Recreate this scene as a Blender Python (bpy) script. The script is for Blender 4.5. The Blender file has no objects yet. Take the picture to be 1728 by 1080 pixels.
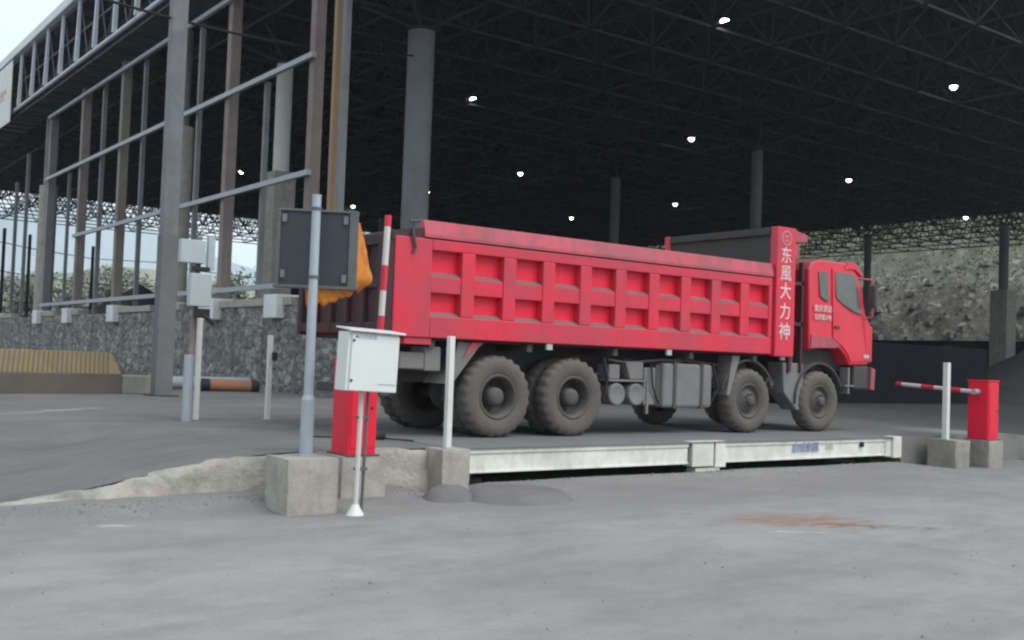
import bpy, bmesh, math, random
from mathutils import Vector, Matrix, noise
random.seed(7)
PI = math.pi; R = math.radians
S = bpy.context.scene
C = S.collection

# ---------------------------------------------------------------- camera
EYE = 1.55; DK = 0.48            # eye height; level of the scale deck and of the upper yard
yaw, pitch, roll = 0.639967436, 0.0372252908, 0.0359074882
F = Vector((math.sin(yaw)*math.cos(pitch), math.cos(yaw)*math.cos(pitch), math.sin(pitch)))
r0 = Vector((math.cos(yaw), -math.sin(yaw), 0)); u0 = r0.cross(F)
rr = math.cos(roll)*r0 + math.sin(roll)*u0; uu = -math.sin(roll)*r0 + math.cos(roll)*u0
cam = bpy.data.cameras.new('camera'); co = bpy.data.objects.new('camera', cam); C.objects.link(co)
m = Matrix((rr, uu, -F)).transposed().to_4x4(); m.translation = (0, 0, EYE); co.matrix_world = m
cam.lens = 1783.69/1728*36; cam.sensor_width = 36; cam.clip_start = .1; cam.clip_end = 2500
S.camera = co
S.view_settings.view_transform = 'Standard'; S.view_settings.look = 'None'
S.view_settings.exposure = 0.5; S.view_settings.gamma = 1; S.view_settings.use_curve_mapping = False
S.cycles.pixel_filter_type = 'BLACKMAN_HARRIS'; S.cycles.filter_width = 2.3
S.cycles.max_bounces = 6; S.cycles.caustics_reflective = False; S.cycles.caustics_refractive = False

# ---------------------------------------------------------------- sky and sun (overcast day)
SUN_EL, SUN_AZ = R(50), R(160)
w = bpy.data.worlds.new('World'); S.world = w; w.use_nodes = True
nt = w.node_tree; bg = nt.nodes['Background']
sky = nt.nodes.new('ShaderNodeTexSky'); sky.sky_type = 'NISHITA'; sky.sun_disc = False
sky.sun_elevation = SUN_EL; sky.sun_rotation = SUN_AZ; sky.air_density = 1.2; sky.dust_density = 4
hs = nt.nodes.new('ShaderNodeHueSaturation'); hs.inputs['Saturation'].default_value = .22
hs.inputs['Value'].default_value = 1.0
tc = nt.nodes.new('ShaderNodeTexCoord'); ns = nt.nodes.new('ShaderNodeTexNoise')
ns.inputs['Scale'].default_value = 2.2; ns.inputs['Detail'].default_value = 5
mp = nt.nodes.new('ShaderNodeMapping'); mp.inputs['Scale'].default_value = (1, 1, 2.5)
mx = nt.nodes.new('ShaderNodeMix'); mx.data_type = 'RGBA'
cr = nt.nodes.new('ShaderNodeMapRange'); cr.inputs[1].default_value = .3; cr.inputs[2].default_value = .7
cr.inputs[3].default_value = .7; cr.inputs[4].default_value = .97
nt.links.new(tc.outputs['Generated'], mp.inputs[0]); nt.links.new(mp.outputs[0], ns.inputs[0])
nt.links.new(sky.outputs[0], hs.inputs['Color']); nt.links.new(hs.outputs[0], mx.inputs[6])
nt.links.new(ns.outputs[0], cr.inputs[0]); nt.links.new(cr.outputs[0], mx.inputs[0])
mx.inputs[7].default_value = (6.5, 7.5, 8.1, 1)
nt.links.new(mx.outputs[2], bg.inputs[0]); bg.inputs[1].default_value = .105
sl = bpy.data.lights.new('sun', 'SUN'); sl.energy = 1.3; sl.angle = R(40); sl.color = (1, .97, .92)
so = bpy.data.objects.new('sun', sl); C.objects.link(so)
sd = Vector((math.sin(SUN_AZ)*math.cos(SUN_EL), math.cos(SUN_AZ)*math.cos(SUN_EL), math.sin(SUN_EL)))
so.rotation_euler = sd.to_track_quat('Z', 'Y').to_euler(); so.location = (0, 0, 60)

# ---------------------------------------------------------------- materials
def nd(t, k, **kw):
    n = t.nodes.new(k)
    for a, b in kw.items(): setattr(n, a, b)
    return n
def mixc(t, fac, a, b):
    n = nd(t, 'ShaderNodeMix', data_type='RGBA')
    for s, v in ((0, fac), (6, a), (7, b)):
        if hasattr(v, 'links'): t.links.new(v, n.inputs[s])
        else: n.inputs[s].default_value = v if s == 0 else (*v[:3], 1)
    return n.outputs[2]
def noi(t, vec, scale, detail=6, rough=.6, dist=0):
    n = nd(t, 'ShaderNodeTexNoise'); n.inputs['Scale'].default_value = scale; n.inputs['Detail'].default_value = detail
    n.inputs['Roughness'].default_value = rough; n.inputs['Distortion'].default_value = dist
    if vec is not None: t.links.new(vec, n.inputs['Vector'])
    return n.outputs[0]
def rng(t, v, a, b, c=0, d=1):
    n = nd(t, 'ShaderNodeMapRange')
    for i, x in enumerate((a, b, c, d)): n.inputs[i+1].default_value = x
    t.links.new(v, n.inputs[0]); return n.outputs[0]
def mth(t, op, a, b=None):
    n = nd(t, 'ShaderNodeMath', operation=op)
    for i, v in enumerate((a, b)):
        if v is None: continue
        if hasattr(v, 'links'): t.links.new(v, n.inputs[i])
        else: n.inputs[i].default_value = v
    return n.outputs[0]
def mapv(t, vec, sc=(1, 1, 1), rot=(0, 0, 0)):
    n = nd(t, 'ShaderNodeMapping'); n.inputs['Scale'].default_value = sc; n.inputs['Rotation'].default_value = rot
    t.links.new(vec, n.inputs[0]); return n.outputs[0]
DUST = (.20, .185, .18)
def pm(name, base, dark=None, amt=.5, scale=1.5, rough=.7, metal=0, bump=.1, bs=30, dust=0, streak=0, dustc=DUST, spec=.4):
    M = bpy.data.materials.new(name); M.use_nodes = True; t = M.node_tree; b = t.nodes['Principled BSDF']
    g = nd(t, 'ShaderNodeNewGeometry'); P = g.outputs['Position']
    col = nd(t, 'ShaderNodeRGB'); col.outputs[0].default_value = (*base, 1); c = col.outputs[0]
    if dark:
        n1 = noi(t, P, scale, 8, .65, .3); f = rng(t, n1, .42, .68, 0, amt)
        c = mixc(t, f, c, dark)
        n2 = noi(t, P, scale*9, 4, .6); c = mixc(t, rng(t, n2, .5, .75, 0, amt*.5), c, dark)
    if streak:
        n3 = noi(t, mapv(t, P, (5, 5, .5)), 1.6, 5, .6)
        c = mixc(t, rng(t, n3, .5, .75, 0, streak), c, dark or dustc)
    if dust:
        sx = nd(t, 'ShaderNodeSeparateXYZ'); t.links.new(g.outputs['Normal'], sx.inputs[0])
        up = rng(t, sx.outputs[2], .1, .7, 0, .9)
        n4 = noi(t, P, 1.1, 7, .65); f = mth(t, 'MAXIMUM', up, rng(t, n4, .3, .72, dust*.35, dust))
        c = mixc(t, f, c, dustc)
    t.links.new(c, b.inputs['Base Color'])
    b.inputs['Roughness'].default_value = rough; b.inputs['Metallic'].default_value = metal
    b.inputs['Specular IOR Level'].default_value = spec
    if bump:
        bn = nd(t, 'ShaderNodeBump'); bn.inputs['Strength'].default_value = bump; bn.inputs['Distance'].default_value = .03
        t.links.new(noi(t, P, bs, 5, .6), bn.inputs['Height']); t.links.new(bn.outputs[0], b.inputs['Normal'])
    return M
def emit(name, c, s):
    M = bpy.data.materials.new(name); M.use_nodes = True; b = M.node_tree.nodes['Principled BSDF']
    b.inputs['Base Color'].default_value = (*c, 1); b.inputs['Emission Color'].default_value = (*c, 1); b.inputs['Emission Strength'].default_value = s
    return M
RED = (.78, .010, .050)
M = {}
M = dict(
  red=pm('truck_red', RED, (.34, .03, .045), .5, 1.1, .40, dust=.38, streak=.4, dustc=(.36, .12, .14), bump=.03),
  redin=pm('truck_red_recess', (.92, .008, .050), (.65, .015, .04), .3, 2.0, .45, dust=.10, dustc=(.30, .16, .16), bump=.03),
  redcab=pm('cab_red', (.78, .010, .045), (.40, .03, .05), .35, 1.6, .28, dust=.24, streak=.2, dustc=(.42, .13, .14), bump=.02),
  redtop=pm('truck_red_dusty', (.60, .06, .10), (.11, .07, .075), .85, 1.4, .7, dust=.45, streak=.6, dustc=(.42, .16, .18)),
  ledge=pm('ledge_dirt', (.24, .15, .15), (.15, .11, .11), .6, 4, .9, bump=.1),
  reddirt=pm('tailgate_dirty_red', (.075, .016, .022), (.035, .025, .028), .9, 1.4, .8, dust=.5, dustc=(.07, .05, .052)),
  chas=pm('chassis_dusty', (.055, .052, .054), (.03, .03, .03), .6, 3, .85, dust=.5, dustc=(.13, .12, .12)),
  tank=pm('dusty_metal_tank', (.19, .185, .185), (.11, .105, .105), .6, 2.5, .7, dust=.45, dustc=(.22, .21, .205)),
  tyre=pm('dusty_tyre', (.115, .103, .094), (.07, .062, .058), .6, 3, .95, dust=.4, dustc=(.16, .142, .13), bump=.3, bs=25),
  rim=pm('dusty_rim', (.085, .078, .075), (.05, .045, .045), .6, 5, .85, dust=.45, dustc=(.13, .12, .115)),
  glass=pm('cab_glass', (.085, .09, .085), (.13, .13, .12), .8, 3, .12, dust=.25, dustc=(.16, .16, .15), bump=0, spec=.6),
  white=pm('painted_white', (.70, .71, .68), (.52, .51, .48), .5, 1.5, .5, bump=.03),
  cab=pm('cabinet_paint', (.68, .71, .68), (.60, .62, .60), .4, 2.5, .4, bump=0),
  beam=pm('weighbridge_white_paint', (.78, .765, .71), (.40, .39, .35), .6, 1.3, .5, streak=.35, bump=.04),
  deck=pm('scale_deck_dusty', (.18, .18, .185), (.13, .13, .135), .6, 1.2, .9, bump=.15),
  galv=pm('galvanised_steel', (.40, .44, .48), (.32, .35, .39), .5, 3, .5, .25, bump=.03),
  galv2=pm('pale_grey_box', (.42, .47, .49), (.36, .40, .42), .4, 5, .5, bump=0),
  barrier=pm('barrier_red', (.78, .012, .045), (.55, .01, .03), .4, 2.5, .45, bump=.02),
  armred=pm('arm_red', (.62, .03, .07), (.4, .03, .05), .4, 6, .5, bump=0),
  armwhite=pm('arm_white', (.62, .60, .58), (.45, .43, .42), .4, 6, .5, bump=0),
  conc=pm('block_concrete', (.42, .39, .345), (.25, .235, .21), .7, 3.5, .92, bump=.35, bs=34, streak=.5),
  concm=pm('block_concrete_grey', (.34, .32, .28), (.17, .165, .155), .8, 2.2, .92, bump=.4, bs=30, streak=.5),
  concd=pm('block_concrete_dark', (.20, .195, .185), (.12, .12, .115), .7, 2, .9, bump=.3),
  curb=pm('curb_concrete', (.40, .375, .33), (.21, .20, .185), .9, 3.2, .95, bump=.9, bs=14),
  colc=pm('column_concrete', (.30, .285, .26), (.19, .18, .17), .6, .8, .9, bump=.1, streak=.4),
  colb=pm('column_blue_grey', (.22, .235, .25), (.15, .16, .17), .6, .8, .6, bump=.03, streak=.3),
  cold=pm('column_dark_concrete', (.17, .175, .18), (.115, .115, .12), .6, .8, .9, bump=.05, streak=.4),
  steel=pm('post_grey_steel', (.19, .205, .22), (.12, .115, .11), .7, 1.0, .6, .1, bump=.02, streak=.3),
  steelp=pm('post_primer_steel', (.25, .20, .185), (.15, .12, .11), .8, .9, .7, bump=.02, streak=.4),
  rust=pm('post_rusty_steel', (.34, .22, .12), (.24, .19, .17), .7, .6, .85, bump=.05, streak=.6),
  tanp=pm('post_tan_steel', (.25, .215, .175), (.16, .14, .13), .6, .7, .7, bump=.02, streak=.4),
  rail=pm('rail_steel', (.36, .38, .41), (.26, .27, .29), .5, 2, .5, .1, bump=.02),
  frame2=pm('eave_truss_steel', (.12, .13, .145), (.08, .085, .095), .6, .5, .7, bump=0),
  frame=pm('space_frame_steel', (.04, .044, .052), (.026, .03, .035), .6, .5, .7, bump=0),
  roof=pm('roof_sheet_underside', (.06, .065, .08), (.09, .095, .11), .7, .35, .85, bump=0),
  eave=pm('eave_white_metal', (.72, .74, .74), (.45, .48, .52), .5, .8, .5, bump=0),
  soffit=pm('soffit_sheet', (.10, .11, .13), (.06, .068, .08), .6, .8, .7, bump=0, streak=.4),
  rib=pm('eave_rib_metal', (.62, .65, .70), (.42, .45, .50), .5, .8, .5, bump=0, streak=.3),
  eaveshade=pm('eave_shade_fill', (.035, .04, .05), (.07, .078, .09), .5, 1.0, .7, bump=0, streak=.6),  # shade under the roof put into a dark colour
  screen=pm('screen_back', (.04, .049, .06), (.028, .034, .042), .5, 2, .6, bump=.02, streak=.3),
  screenf=pm('screen_frame', (.12, .125, .13), (.08, .085, .09), .5, 5, .6, bump=.02),
  screenf2=pm('screen_bracket', (.17, .18, .19), (.12, .125, .13), .5, 5, .6, bump=0),
  orange=pm('orange_cover', (.66, .23, .03), (.36, .10, .02), .8, 6, .7, bump=.3, bs=8),
  black=pm('black_rubber', (.02, .02, .022), None, rough=.7),
  coal=pm('coal', (.016, .018, .024), (.03, .033, .04), .6, 1.2, .95, bump=.6, bs=5, spec=.08),
  coalg=pm('grey_coal', (.085, .087, .092), (.05, .052, .057), .6, 1.2, .95, bump=.6, bs=6, spec=.1),
  wallb=pm('coal_stained_wall', (.010, .011, .015), (.02, .022, .026), .6, .35, .95, bump=.2, bs=3, spec=.05),
  tan=pm('tan_panel', (.235, .18, .10), (.155, .13, .09), .6, 1.8, .85, bump=.1),
  brown=pm('brown_base', (.13, .115, .10), (.09, .08, .07), .6, 1.5, .9, bump=.15),
  blue=pm('pale_blue_roll', (.36, .42, .48), (.28, .32, .36), .5, 4, .6, bump=.05),
  orangew=pm('orange_roll', (.36, .165, .09), (.26, .125, .07), .6, 4, .8, bump=.1),
  logo=pm('logo_dark', (.06, .09, .16), None, rough=.5, bump=0),
  lilac=pm('print_lilac', (.36, .38, .56), None, rough=.5, bump=0),
  bluep=pm('print_blue', (.24, .28, .46), None, rough=.5, bump=0),
  greyp=pm('print_grey', (.46, .47, .46), None, rough=.5, bump=0),
  whitep=pm('print_white', (.75, .66, .66), (.66, .42, .44), .6, 6, rough=.6, bump=0),
  fadep=pm('print_faded', (.50, .24, .26), None, rough=.6, bump=0),
  lampg=emit('lamp_glass', (1, 1, .96), 14),
  lens=pm('lamp_lens', (.5, .2, .05), None, rough=.3, bump=0),
  bark=pm('bark', (.07, .055, .04), None, rough=.9),
  leaf=pm('leaf_mid_green', (.07, .11, .045), (.035, .06, .025), .8, .6, .8, bump=0),
)

# ---------------------------------------------------------------- mesh helpers
class MB:
    def __init__(s): s.v = []; s.f = []; s.sm = []
    def add(s, v, f, smooth=False):
        o = len(s.v); s.v += [tuple(x) for x in v]; s.f += [tuple(i+o for i in q) for q in f]; s.sm += [smooth]*len(f); return s
    def box(s, a, b, M4=None):
        x0, y0, z0 = a; x1, y1, z1 = b
        v = [Vector(p) for p in ((x0,y0,z0),(x1,y0,z0),(x1,y1,z0),(x0,y1,z0),(x0,y0,z1),(x1,y0,z1),(x1,y1,z1),(x0,y1,z1))]
        if M4: v = [M4 @ p for p in v]
        return s.add(v, [(0,3,2,1),(4,5,6,7),(0,1,5,4),(1,2,6,5),(2,3,7,6),(3,0,4,7)])
    def prism(s, poly, axis, a, b):      # poly in the two other axes, extruded along axis
        def P(p, q): return {0:(q, p[0], p[1]), 1:(p[0], q, p[1]), 2:(p[0], p[1], q)}[axis]
        n = len(poly); v = [P(p, a) for p in poly]+[P(p, b) for p in poly]
        f = [tuple(range(n))[::-1], tuple(range(n, 2*n))]+[(i, (i+1) % n, n+(i+1) % n, n+i) for i in range(n)]
        return s.add(v, f)
    def tube(s, p, q, r, n=10, r2=None, smooth=True):
        p = Vector(p); q = Vector(q); d = (q-p).normalized(); a = d.orthogonal().normalized(); b = d.cross(a)
        if abs(d.z) < .99: b = d.cross(Vector((0,0,1))).normalized(); a = b.cross(d)
        r2 = r if r2 is None else r2
        v = [p+(a*math.cos(2*PI*(i+.5)/n)+b*math.sin(2*PI*(i+.5)/n))*r for i in range(n)]+[q+(a*math.cos(2*PI*(i+.5)/n)+b*math.sin(2*PI*(i+.5)/n))*r2 for i in range(n)]
        s.add(v, [(i, (i+1) % n, n+(i+1) % n, n+i) for i in range(n)], smooth)
        return s.add([v[i] for i in range(n)]+[v[n+i] for i in range(n)], [tuple(range(n))[::-1], tuple(range(n, 2*n))])
    def lathe(s, prof, c, axis, n=40, fn=None):   # prof (t along axis, r)
        c = Vector(c); ax = Vector(axis).normalized(); a = ax.orthogonal().normalized(); b = ax.cross(a)
        v = []
        for j, (t, r) in enumerate(prof):
            for i in range(n):
                an = 2*PI*i/n; k = r+(fn(j, i) if fn else 0)
                v.append(c+ax*t+(a*math.cos(an)+b*math.sin(an))*k)
        return s.add(v, [(j*n+i, j*n+(i+1) % n, (j+1)*n+(i+1) % n, (j+1)*n+i) for j in range(len(prof)-1) for i in range(n)], True)
    def path(s, pts, r, n=6):
        for a, b in zip(pts, pts[1:]): s.tube(a, b, r, n)
        return s
    def build(s, name, mat, parent=None, bevel=0, kind=None, label=None):
        me = bpy.data.meshes.new(name)
        org = Vector(parent.matrix_world_loc) if False else None
        o = bpy.data.objects.new(name, me); C.objects.link(o)
        off = abs_loc(parent) if parent else Vector((0,0,0))
        me.from_pydata([Vector(x)-off for x in s.v], [], s.f)
        for p, k in zip(me.polygons, s.sm): p.use_smooth = k
        bm = bmesh.new(); bm.from_mesh(me); bmesh.ops.recalc_face_normals(bm, faces=bm.faces); bm.to_mesh(me); bm.free()
        me.materials.append(M[mat] if isinstance(mat, str) else mat); me.update()
        if parent: o.parent = parent
        if bevel:
            bv = o.modifiers.new('bevel', 'BEVEL'); bv.width = bevel; bv.segments = 2; bv.limit_method = 'ANGLE'; bv.angle_limit = R(40)
        if kind: o['kind'] = kind
        if label: o['label'] = label
        return o
def abs_loc(o):
    v = Vector((0,0,0))
    while o: v = v+o.location; o = o.parent
    return v
def thing(name, label, cat, loc, group=None):
    o = bpy.data.objects.new(name, None); C.objects.link(o); o.location = loc; o.empty_display_size = .3
    o['label'] = label; o['category'] = cat
    if group: o['group'] = group
    return o
def tag(o, label, cat, group=None, kind=None):
    o['label'] = label; o['category'] = cat
    if group: o['group'] = group
    if kind: o['kind'] = kind
    return o
def copy_tree(o, parent=None):
    c = o.copy(); C.objects.link(c)
    if parent: c.parent = parent
    for ch in list(o.children): copy_tree(ch, c)
    return c
def text(s, size, mat, parent, name, loc, rot=(PI/2, 0, 0), depth=.004, offset=0.0, sx=1):
    cu = bpy.data.curves.new(name, 'FONT'); cu.body = s; cu.size = size; cu.align_x = 'CENTER'; cu.align_y = 'CENTER'
    cu.extrude = depth; cu.offset = offset
    t = bpy.data.objects.new('tmp', cu); C.objects.link(t); bpy.context.view_layer.update()
    me = bpy.data.meshes.new_from_object(t.evaluated_get(bpy.context.evaluated_depsgraph_get()))
    bpy.data.objects.remove(t); o = bpy.data.objects.new(name, me); C.objects.link(o)
    me.materials.clear(); me.materials.append(M[mat]); o.parent = parent
    o.location = Vector(loc)-abs_loc(parent); o.rotation_euler = rot; o.scale = (sx, 1, 1)
    return o
def sm(a, b, x):
    t = max(0, min(1, (x-a)/(b-a))); return t*t*(3-2*t)
def nz(x, y, z=0, s=1): return noise.noise(Vector((x*s, y*s, z*s)))

# ---------------------------------------------------------------- ground
def ground_mat(name, light, mid, dark, kind):
    Mm = bpy.data.materials.new(name); Mm.use_nodes = True; t = Mm.node_tree; b = t.nodes['Principled BSDF']
    g = nd(t, 'ShaderNodeNewGeometry'); P = g.outputs['Position']; sx = nd(t, 'ShaderNodeSeparateXYZ'); t.links.new(P, sx.inputs[0])
    X, Y = sx.outputs[0], sx.outputs[1]
    n1 = noi(t, mapv(t, P, (.5, 1.0, 1)), .55, 8, .6, .5); n2 = noi(t, P, 3.5, 8, .65, .2); n3 = noi(t, mapv(t, P, (.25, 1.6, 1), (0, 0, .12)), 1.0, 6, .6, .3)
    c = mixc(t, rng(t, n1, .38, .66), light, mid)
    c = mixc(t, rng(t, n3, .50, .70, 0, .45), c, dark)
    c = mixc(t, rng(t, n2, .5, .72, 0, .4), c, mid)
    c = mixc(t, rng(t, noi(t, P, 38, 4, .8), .5, .68, 0, .5), c, dark); c = mixc(t, rng(t, noi(t, P, 70, 2, .8), .62, .72, 0, .4), c, light)
    n5 = noi(t, mapv(t, P, (.9, 1.2, 1), (0, 0, .5)), 1.5, 10, .74, .1)
    c = mixc(t, rng(t, n5, .46, .62, 0, .38), c, dark); c = mixc(t, rng(t, n5, .30, .44, .15, 0), c, tuple(min(1, q*1.25) for q in light))
    if kind == 'low':
        # darker coal dust close to the raised yard, an orange mud spill, pale scrape marks
        c = mixc(t, mth(t, 'MULTIPLY', rng(t, Y, 7.6, 9.6), rng(t, n1, .3, .6, .25, .6)), c, dark)
        def ell(cx, cy, rx, ry, rot=0):
            dx = mth(t, 'SUBTRACT', X, cx); dy = mth(t, 'SUBTRACT', Y, cy)
            cr_, sr_ = math.cos(rot), math.sin(rot)
            a = mth(t, 'DIVIDE', mth(t, 'ADD', mth(t, 'MULTIPLY', dx, cr_), mth(t, 'MULTIPLY', dy, sr_)), rx)
            bb = mth(t, 'DIVIDE', mth(t, 'SUBTRACT', mth(t, 'MULTIPLY', dy, cr_), mth(t, 'MULTIPLY', dx, sr_)), ry)
            return mth(t, 'ADD', mth(t, 'MULTIPLY', a, a), mth(t, 'MULTIPLY', bb, bb))
        nn = noi(t, mapv(t, P, (2, 5, 1)), 1.4, 7, .7, .4)
        e = mth(t, 'ADD', ell(8.95, 6.95, .85, .50, -.55), rng(t, nn, .3, .7, -.9, 1.1))
        c = mixc(t, rng(t, e, .0, 1.1, .7, 0), c, (.27, .13, .075))
        e = mth(t, 'ADD', ell(9.5, 6.35, 1.1, .28, -.55), rng(t, nn, .3, .7, -.6, 1.4))
        c = mixc(t, rng(t, e, .0, .8, .6, 0), c, (.12, .075, .06))
        e = mth(t, 'ADD', ell(8.3, 6.45, .45, .07, -.6), rng(t, nn, .3, .7, -.6, 1.0))
        c = mixc(t, rng(t, e, .0, .8, .7, 0), c, (.50, .48, .43))
        e = mth(t, 'ADD', ell(2.8, 9.3, .5, .12, -.6), rng(t, nn, .3, .7, -.6, 1.4))
        c = mixc(t, rng(t, e, .0, .8, .6, 0), c, (.52, .51, .49))
    else:
        e = mth(t, 'ADD', mth(t, 'ABSOLUTE', mth(t, 'SUBTRACT', mth(t, 'ADD', Y, mth(t, 'MULTIPLY', X, -.75)), 14.6)), rng(t, noi(t, mapv(t, P, (1, 2, 1)), 1.2, 6, .6), .3, .7, -.1, .7))
        msk = mth(t, 'MULTIPLY', rng(t, e, .1, .45, .65, 0), rng(t, X, 4.6, 5.4, 1, 0))
        c = mixc(t, msk, c, (.42, .42, .42))
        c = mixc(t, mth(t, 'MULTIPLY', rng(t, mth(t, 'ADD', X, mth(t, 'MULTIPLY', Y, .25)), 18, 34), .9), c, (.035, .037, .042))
        c = mixc(t, mth(t, 'MULTIPLY', mth(t, 'MULTIPLY', rng(t, X, 17.9, 18.6), rng(t, Y, 12.6, 10.8)), .8), c, (.26, .26, .265))
    t.links.new(c, b.inputs['Base Color']); b.inputs['Roughness'].default_value = .88; b.inputs['Specular IOR Level'].default_value = .3
    bn = nd(t, 'ShaderNodeBump'); bn.inputs['Strength'].default_value = .35; bn.inputs['Distance'].default_value = .02
    t.links.new(mth(t, 'ADD', noi(t, P, 14, 8, .7), mth(t, 'MULTIPLY', noi(t, P, 2, 4, .5), 1.5)), bn.inputs['Height']); t.links.new(bn.outputs[0], b.inputs['Normal'])
    return Mm
gl = ground_mat('yard_concrete', (.305, .300, .296), (.245, .240, .237), (.165, .162, .162), 'low')
gu = ground_mat('coal_dusted_asphalt', (.185, .18, .178), (.142, .138, .138), (.095, .093, .095), 'up')
def axis_pts(lo, hi, dense, step, grow=1.35):
    a, b = dense; p = []; x = a
    while x < b: p.append(x); x += step
    p.append(b); s = step; x = b
    while x < hi: s *= grow; x = min(x+s, hi); p.append(x)
    s = step; x = a
    while x > lo: s *= grow; x = max(x-s, lo); p.insert(0, x)
    return p
def grid(name, xs, ys, h, mat, skip=None, kind='structure'):
    b = MB(); n = len(ys); v = [(x, y, h(x, y)) for x in xs for y in ys]; f = []
    for i in range(len(xs)-1):
        for j in range(n-1):
            if skip and skip((xs[i]+xs[i+1])/2, (ys[j]+ys[j+1])/2): continue
            f.append((i*n+j, (i+1)*n+j, (i+1)*n+j+1, i*n+j+1))
    b.add(v, f, True); return b.build(name, mat, kind=kind)
def hlow(x, y):
    base = 0.012*nz(x, y, 0, .7)
    base += .12*sm(9.5, 10.3, y)*(1-sm(6.0, 6.5, x))*sm(.5, 3, x)+.09*sm(9.4, 10.3, y)*sm(6.9, 7.4, x)*(1-sm(15.6, 16.6, x))*(1-sm(10.45, 10.6, y))           # dust banked against the kerb
    return base-.02*sm(10.2, 10.4, y)*sm(6.7, 7, x)-.2*sm(10.5, 11.2, y)*(1-sm(5, 6, x))
grid('ground', axis_pts(-600, 900, (-3, 20), .2), axis_pts(-300, 1200, (1.5, 11), .2), hlow, gl)
def hup(x, y):
    s = max(sm(1.3, 5.0, x), sm(10.6, 16.0, y+.15*(x if x < 0 else 0)))
    s *= 1-sm(19, 26, x)*(1-sm(11, 20, y))
    s *= sm(-40, -12, x) if x < -12 else 1
    e = .015*nz(x, y, 0, .9)*(1 if y > 14.6 else .3)
    return DK*s + e*s + .02*(1-s)*(1 if y > 10.5 else 0) - .001
PX0, PX1, PY0, PY1 = 6.93, 16.08, 10.40, 14.20
xs = sorted(set([round(v, 3) for v in axis_pts(-60, 140, (-4, 24), .3, 1.25)]+[PX0, PX1])); ys = sorted(set([round(v, 3) for v in axis_pts(10.46, 240, (10.46, 17), .25, 1.2)]+[PY1]))
grid('upper_yard', xs, ys, hup, gu, lambda x, y: PX0 < x < PX1 and y < PY1)
# retaining face of the raised yard right of the scale, and pit walls
b = MB()
xr = [PX1+i*(26-PX1)/30 for i in range(31)]
v = [(x, 10.44, -.05) for x in xr]+[(x, 10.44, max(hup(x, 10.46), -.04)) for x in xr]+[(x, 10.6, max(hup(x, 10.46), -.04)-.003) for x in xr]
f = [(i, i+1, 32+i, 31+i) for i in range(30)]+[(31+i, 32+i, 63+i, 62+i) for i in range(30)]
b.add(v, f); b.box((PX1, 10.46, -.05), (PX1+.1, PY1, DK-.012)); b.box((PX0-.12, 10.46, -.05), (PX0, PY1, DK-.012)); b.box((PX0, PY1, -.05), (PX1, PY1+.1, DK-.012))
b.build('retaining_edge', 'concd', kind='structure')

# rough kerb along the ramp on the left
b = MB(); n = 90; prof = 7; vs = []
for i in range(n+1):
    x = .4+(6.6-.4)*i/n; top = max(hup(x, 10.5), .0)+.01; g0 = hlow(x, 10.2)-.03
    top = max(top, g0+.05)+.035*nz(x, 3, 1, 1.7)+.02*nz(x, 9, 1, 6)-.06*max(0, nz(x, 5, 2, .9))
    yo = 10.32+.05*nz(x, 0, 4, 1.2); sl = .07+.06*(1-sm(2.5, 5, x))
    for k in range(prof):
        q = k/(prof-1); yy = yo-sl*(1-q)**1.0+(.26 if k == prof-1 else 0)+.05*nz(x*3, q*3, 7); zz = g0+(top-g0)*min(1, q*1.25) + (.0 if k in (0, prof-1) else .035*nz(x*4, q*5, 2))
        vs.append((x, yy, zz-(.02 if k == prof-1 else 0)))
b.add(vs, [(i*prof+k, (i+1)*prof+k, (i+1)*prof+k+1, i*prof+k+1) for i in range(n) for k in range(prof-1)], True)
tag(b.build('concrete_kerb', 'curb'), 'rough broken pale concrete kerb rising along the edge of the ramp', 'kerb')

# ---------------------------------------------------------------- weighbridge
wb = thing('weighbridge', 'white steel weighbridge with dusty grey deck carrying the red truck', 'weighbridge', (11.5, 12.3, 0))
b = MB(); b.box((6.97, 10.40, DK-.02), (16.03, 14.12, DK)); b.build('deck_plate', 'deck', wb, label='dust covered steel deck plate')
for (y0, y1) in ((10.42, 10.52), (14.0, 14.1)):
    b = MB(); yo = y0 if y0 < 12 else y1; sgn = 1 if y0 < 12 else -1
    for (a, c) in ((6.97, 10.93), (11.70, 15.62)):
        b.box((a, y0+.02, .19), (c, y1-.02, DK-.022)); b.box((a, y0, DK-.075), (c, y1, DK-.0205)); b.box((a, y0, .17), (c, y1, .195))
    b.build('side_beam', 'beam', wb, .006)
b = MB()
b.box((11.0, 10.41, .13), (11.43, 10.6, DK+.003)); b.box((11.47, 10.41, .11), (11.69, 10.6, DK+.002)); b.box((11.1, 10.44, .02), (11.6, 10.62, .105))
b.build('joint_cover', 'beam', wb, .006)
b = MB(); b.box((15.64, 10.44, .15), (15.80, 10.6, DK-.024)); b.box((15.80, 10.39, .13), (16.03, 10.6, DK+.004)); b.build('end_cap', 'beam', wb, .01)
b = MB(); b.tube((14.95, 10.425, .37), (14.95, 10.40, .37), .045, 14); b.build('inspection_hole', 'black', wb)
for x in (7.4, 11.3, 15.7):
    for y in (10.8, 13.8):
        b = MB(); b.box((x-.15, y-.15, -.02), (x+.15, y+.15, .08)); b.box((x-.07, y-.07, .08), (x+.07, y+.07, .3)); b.build('load_cell', 'chas', wb)
text('自成衡器', .165, 'bluep', wb, 'lettering', (13.52, 10.418, .345))
text('SCS', .11, 'greyp', wb, 'lettering', (14.12, 10.418, .35))

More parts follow.
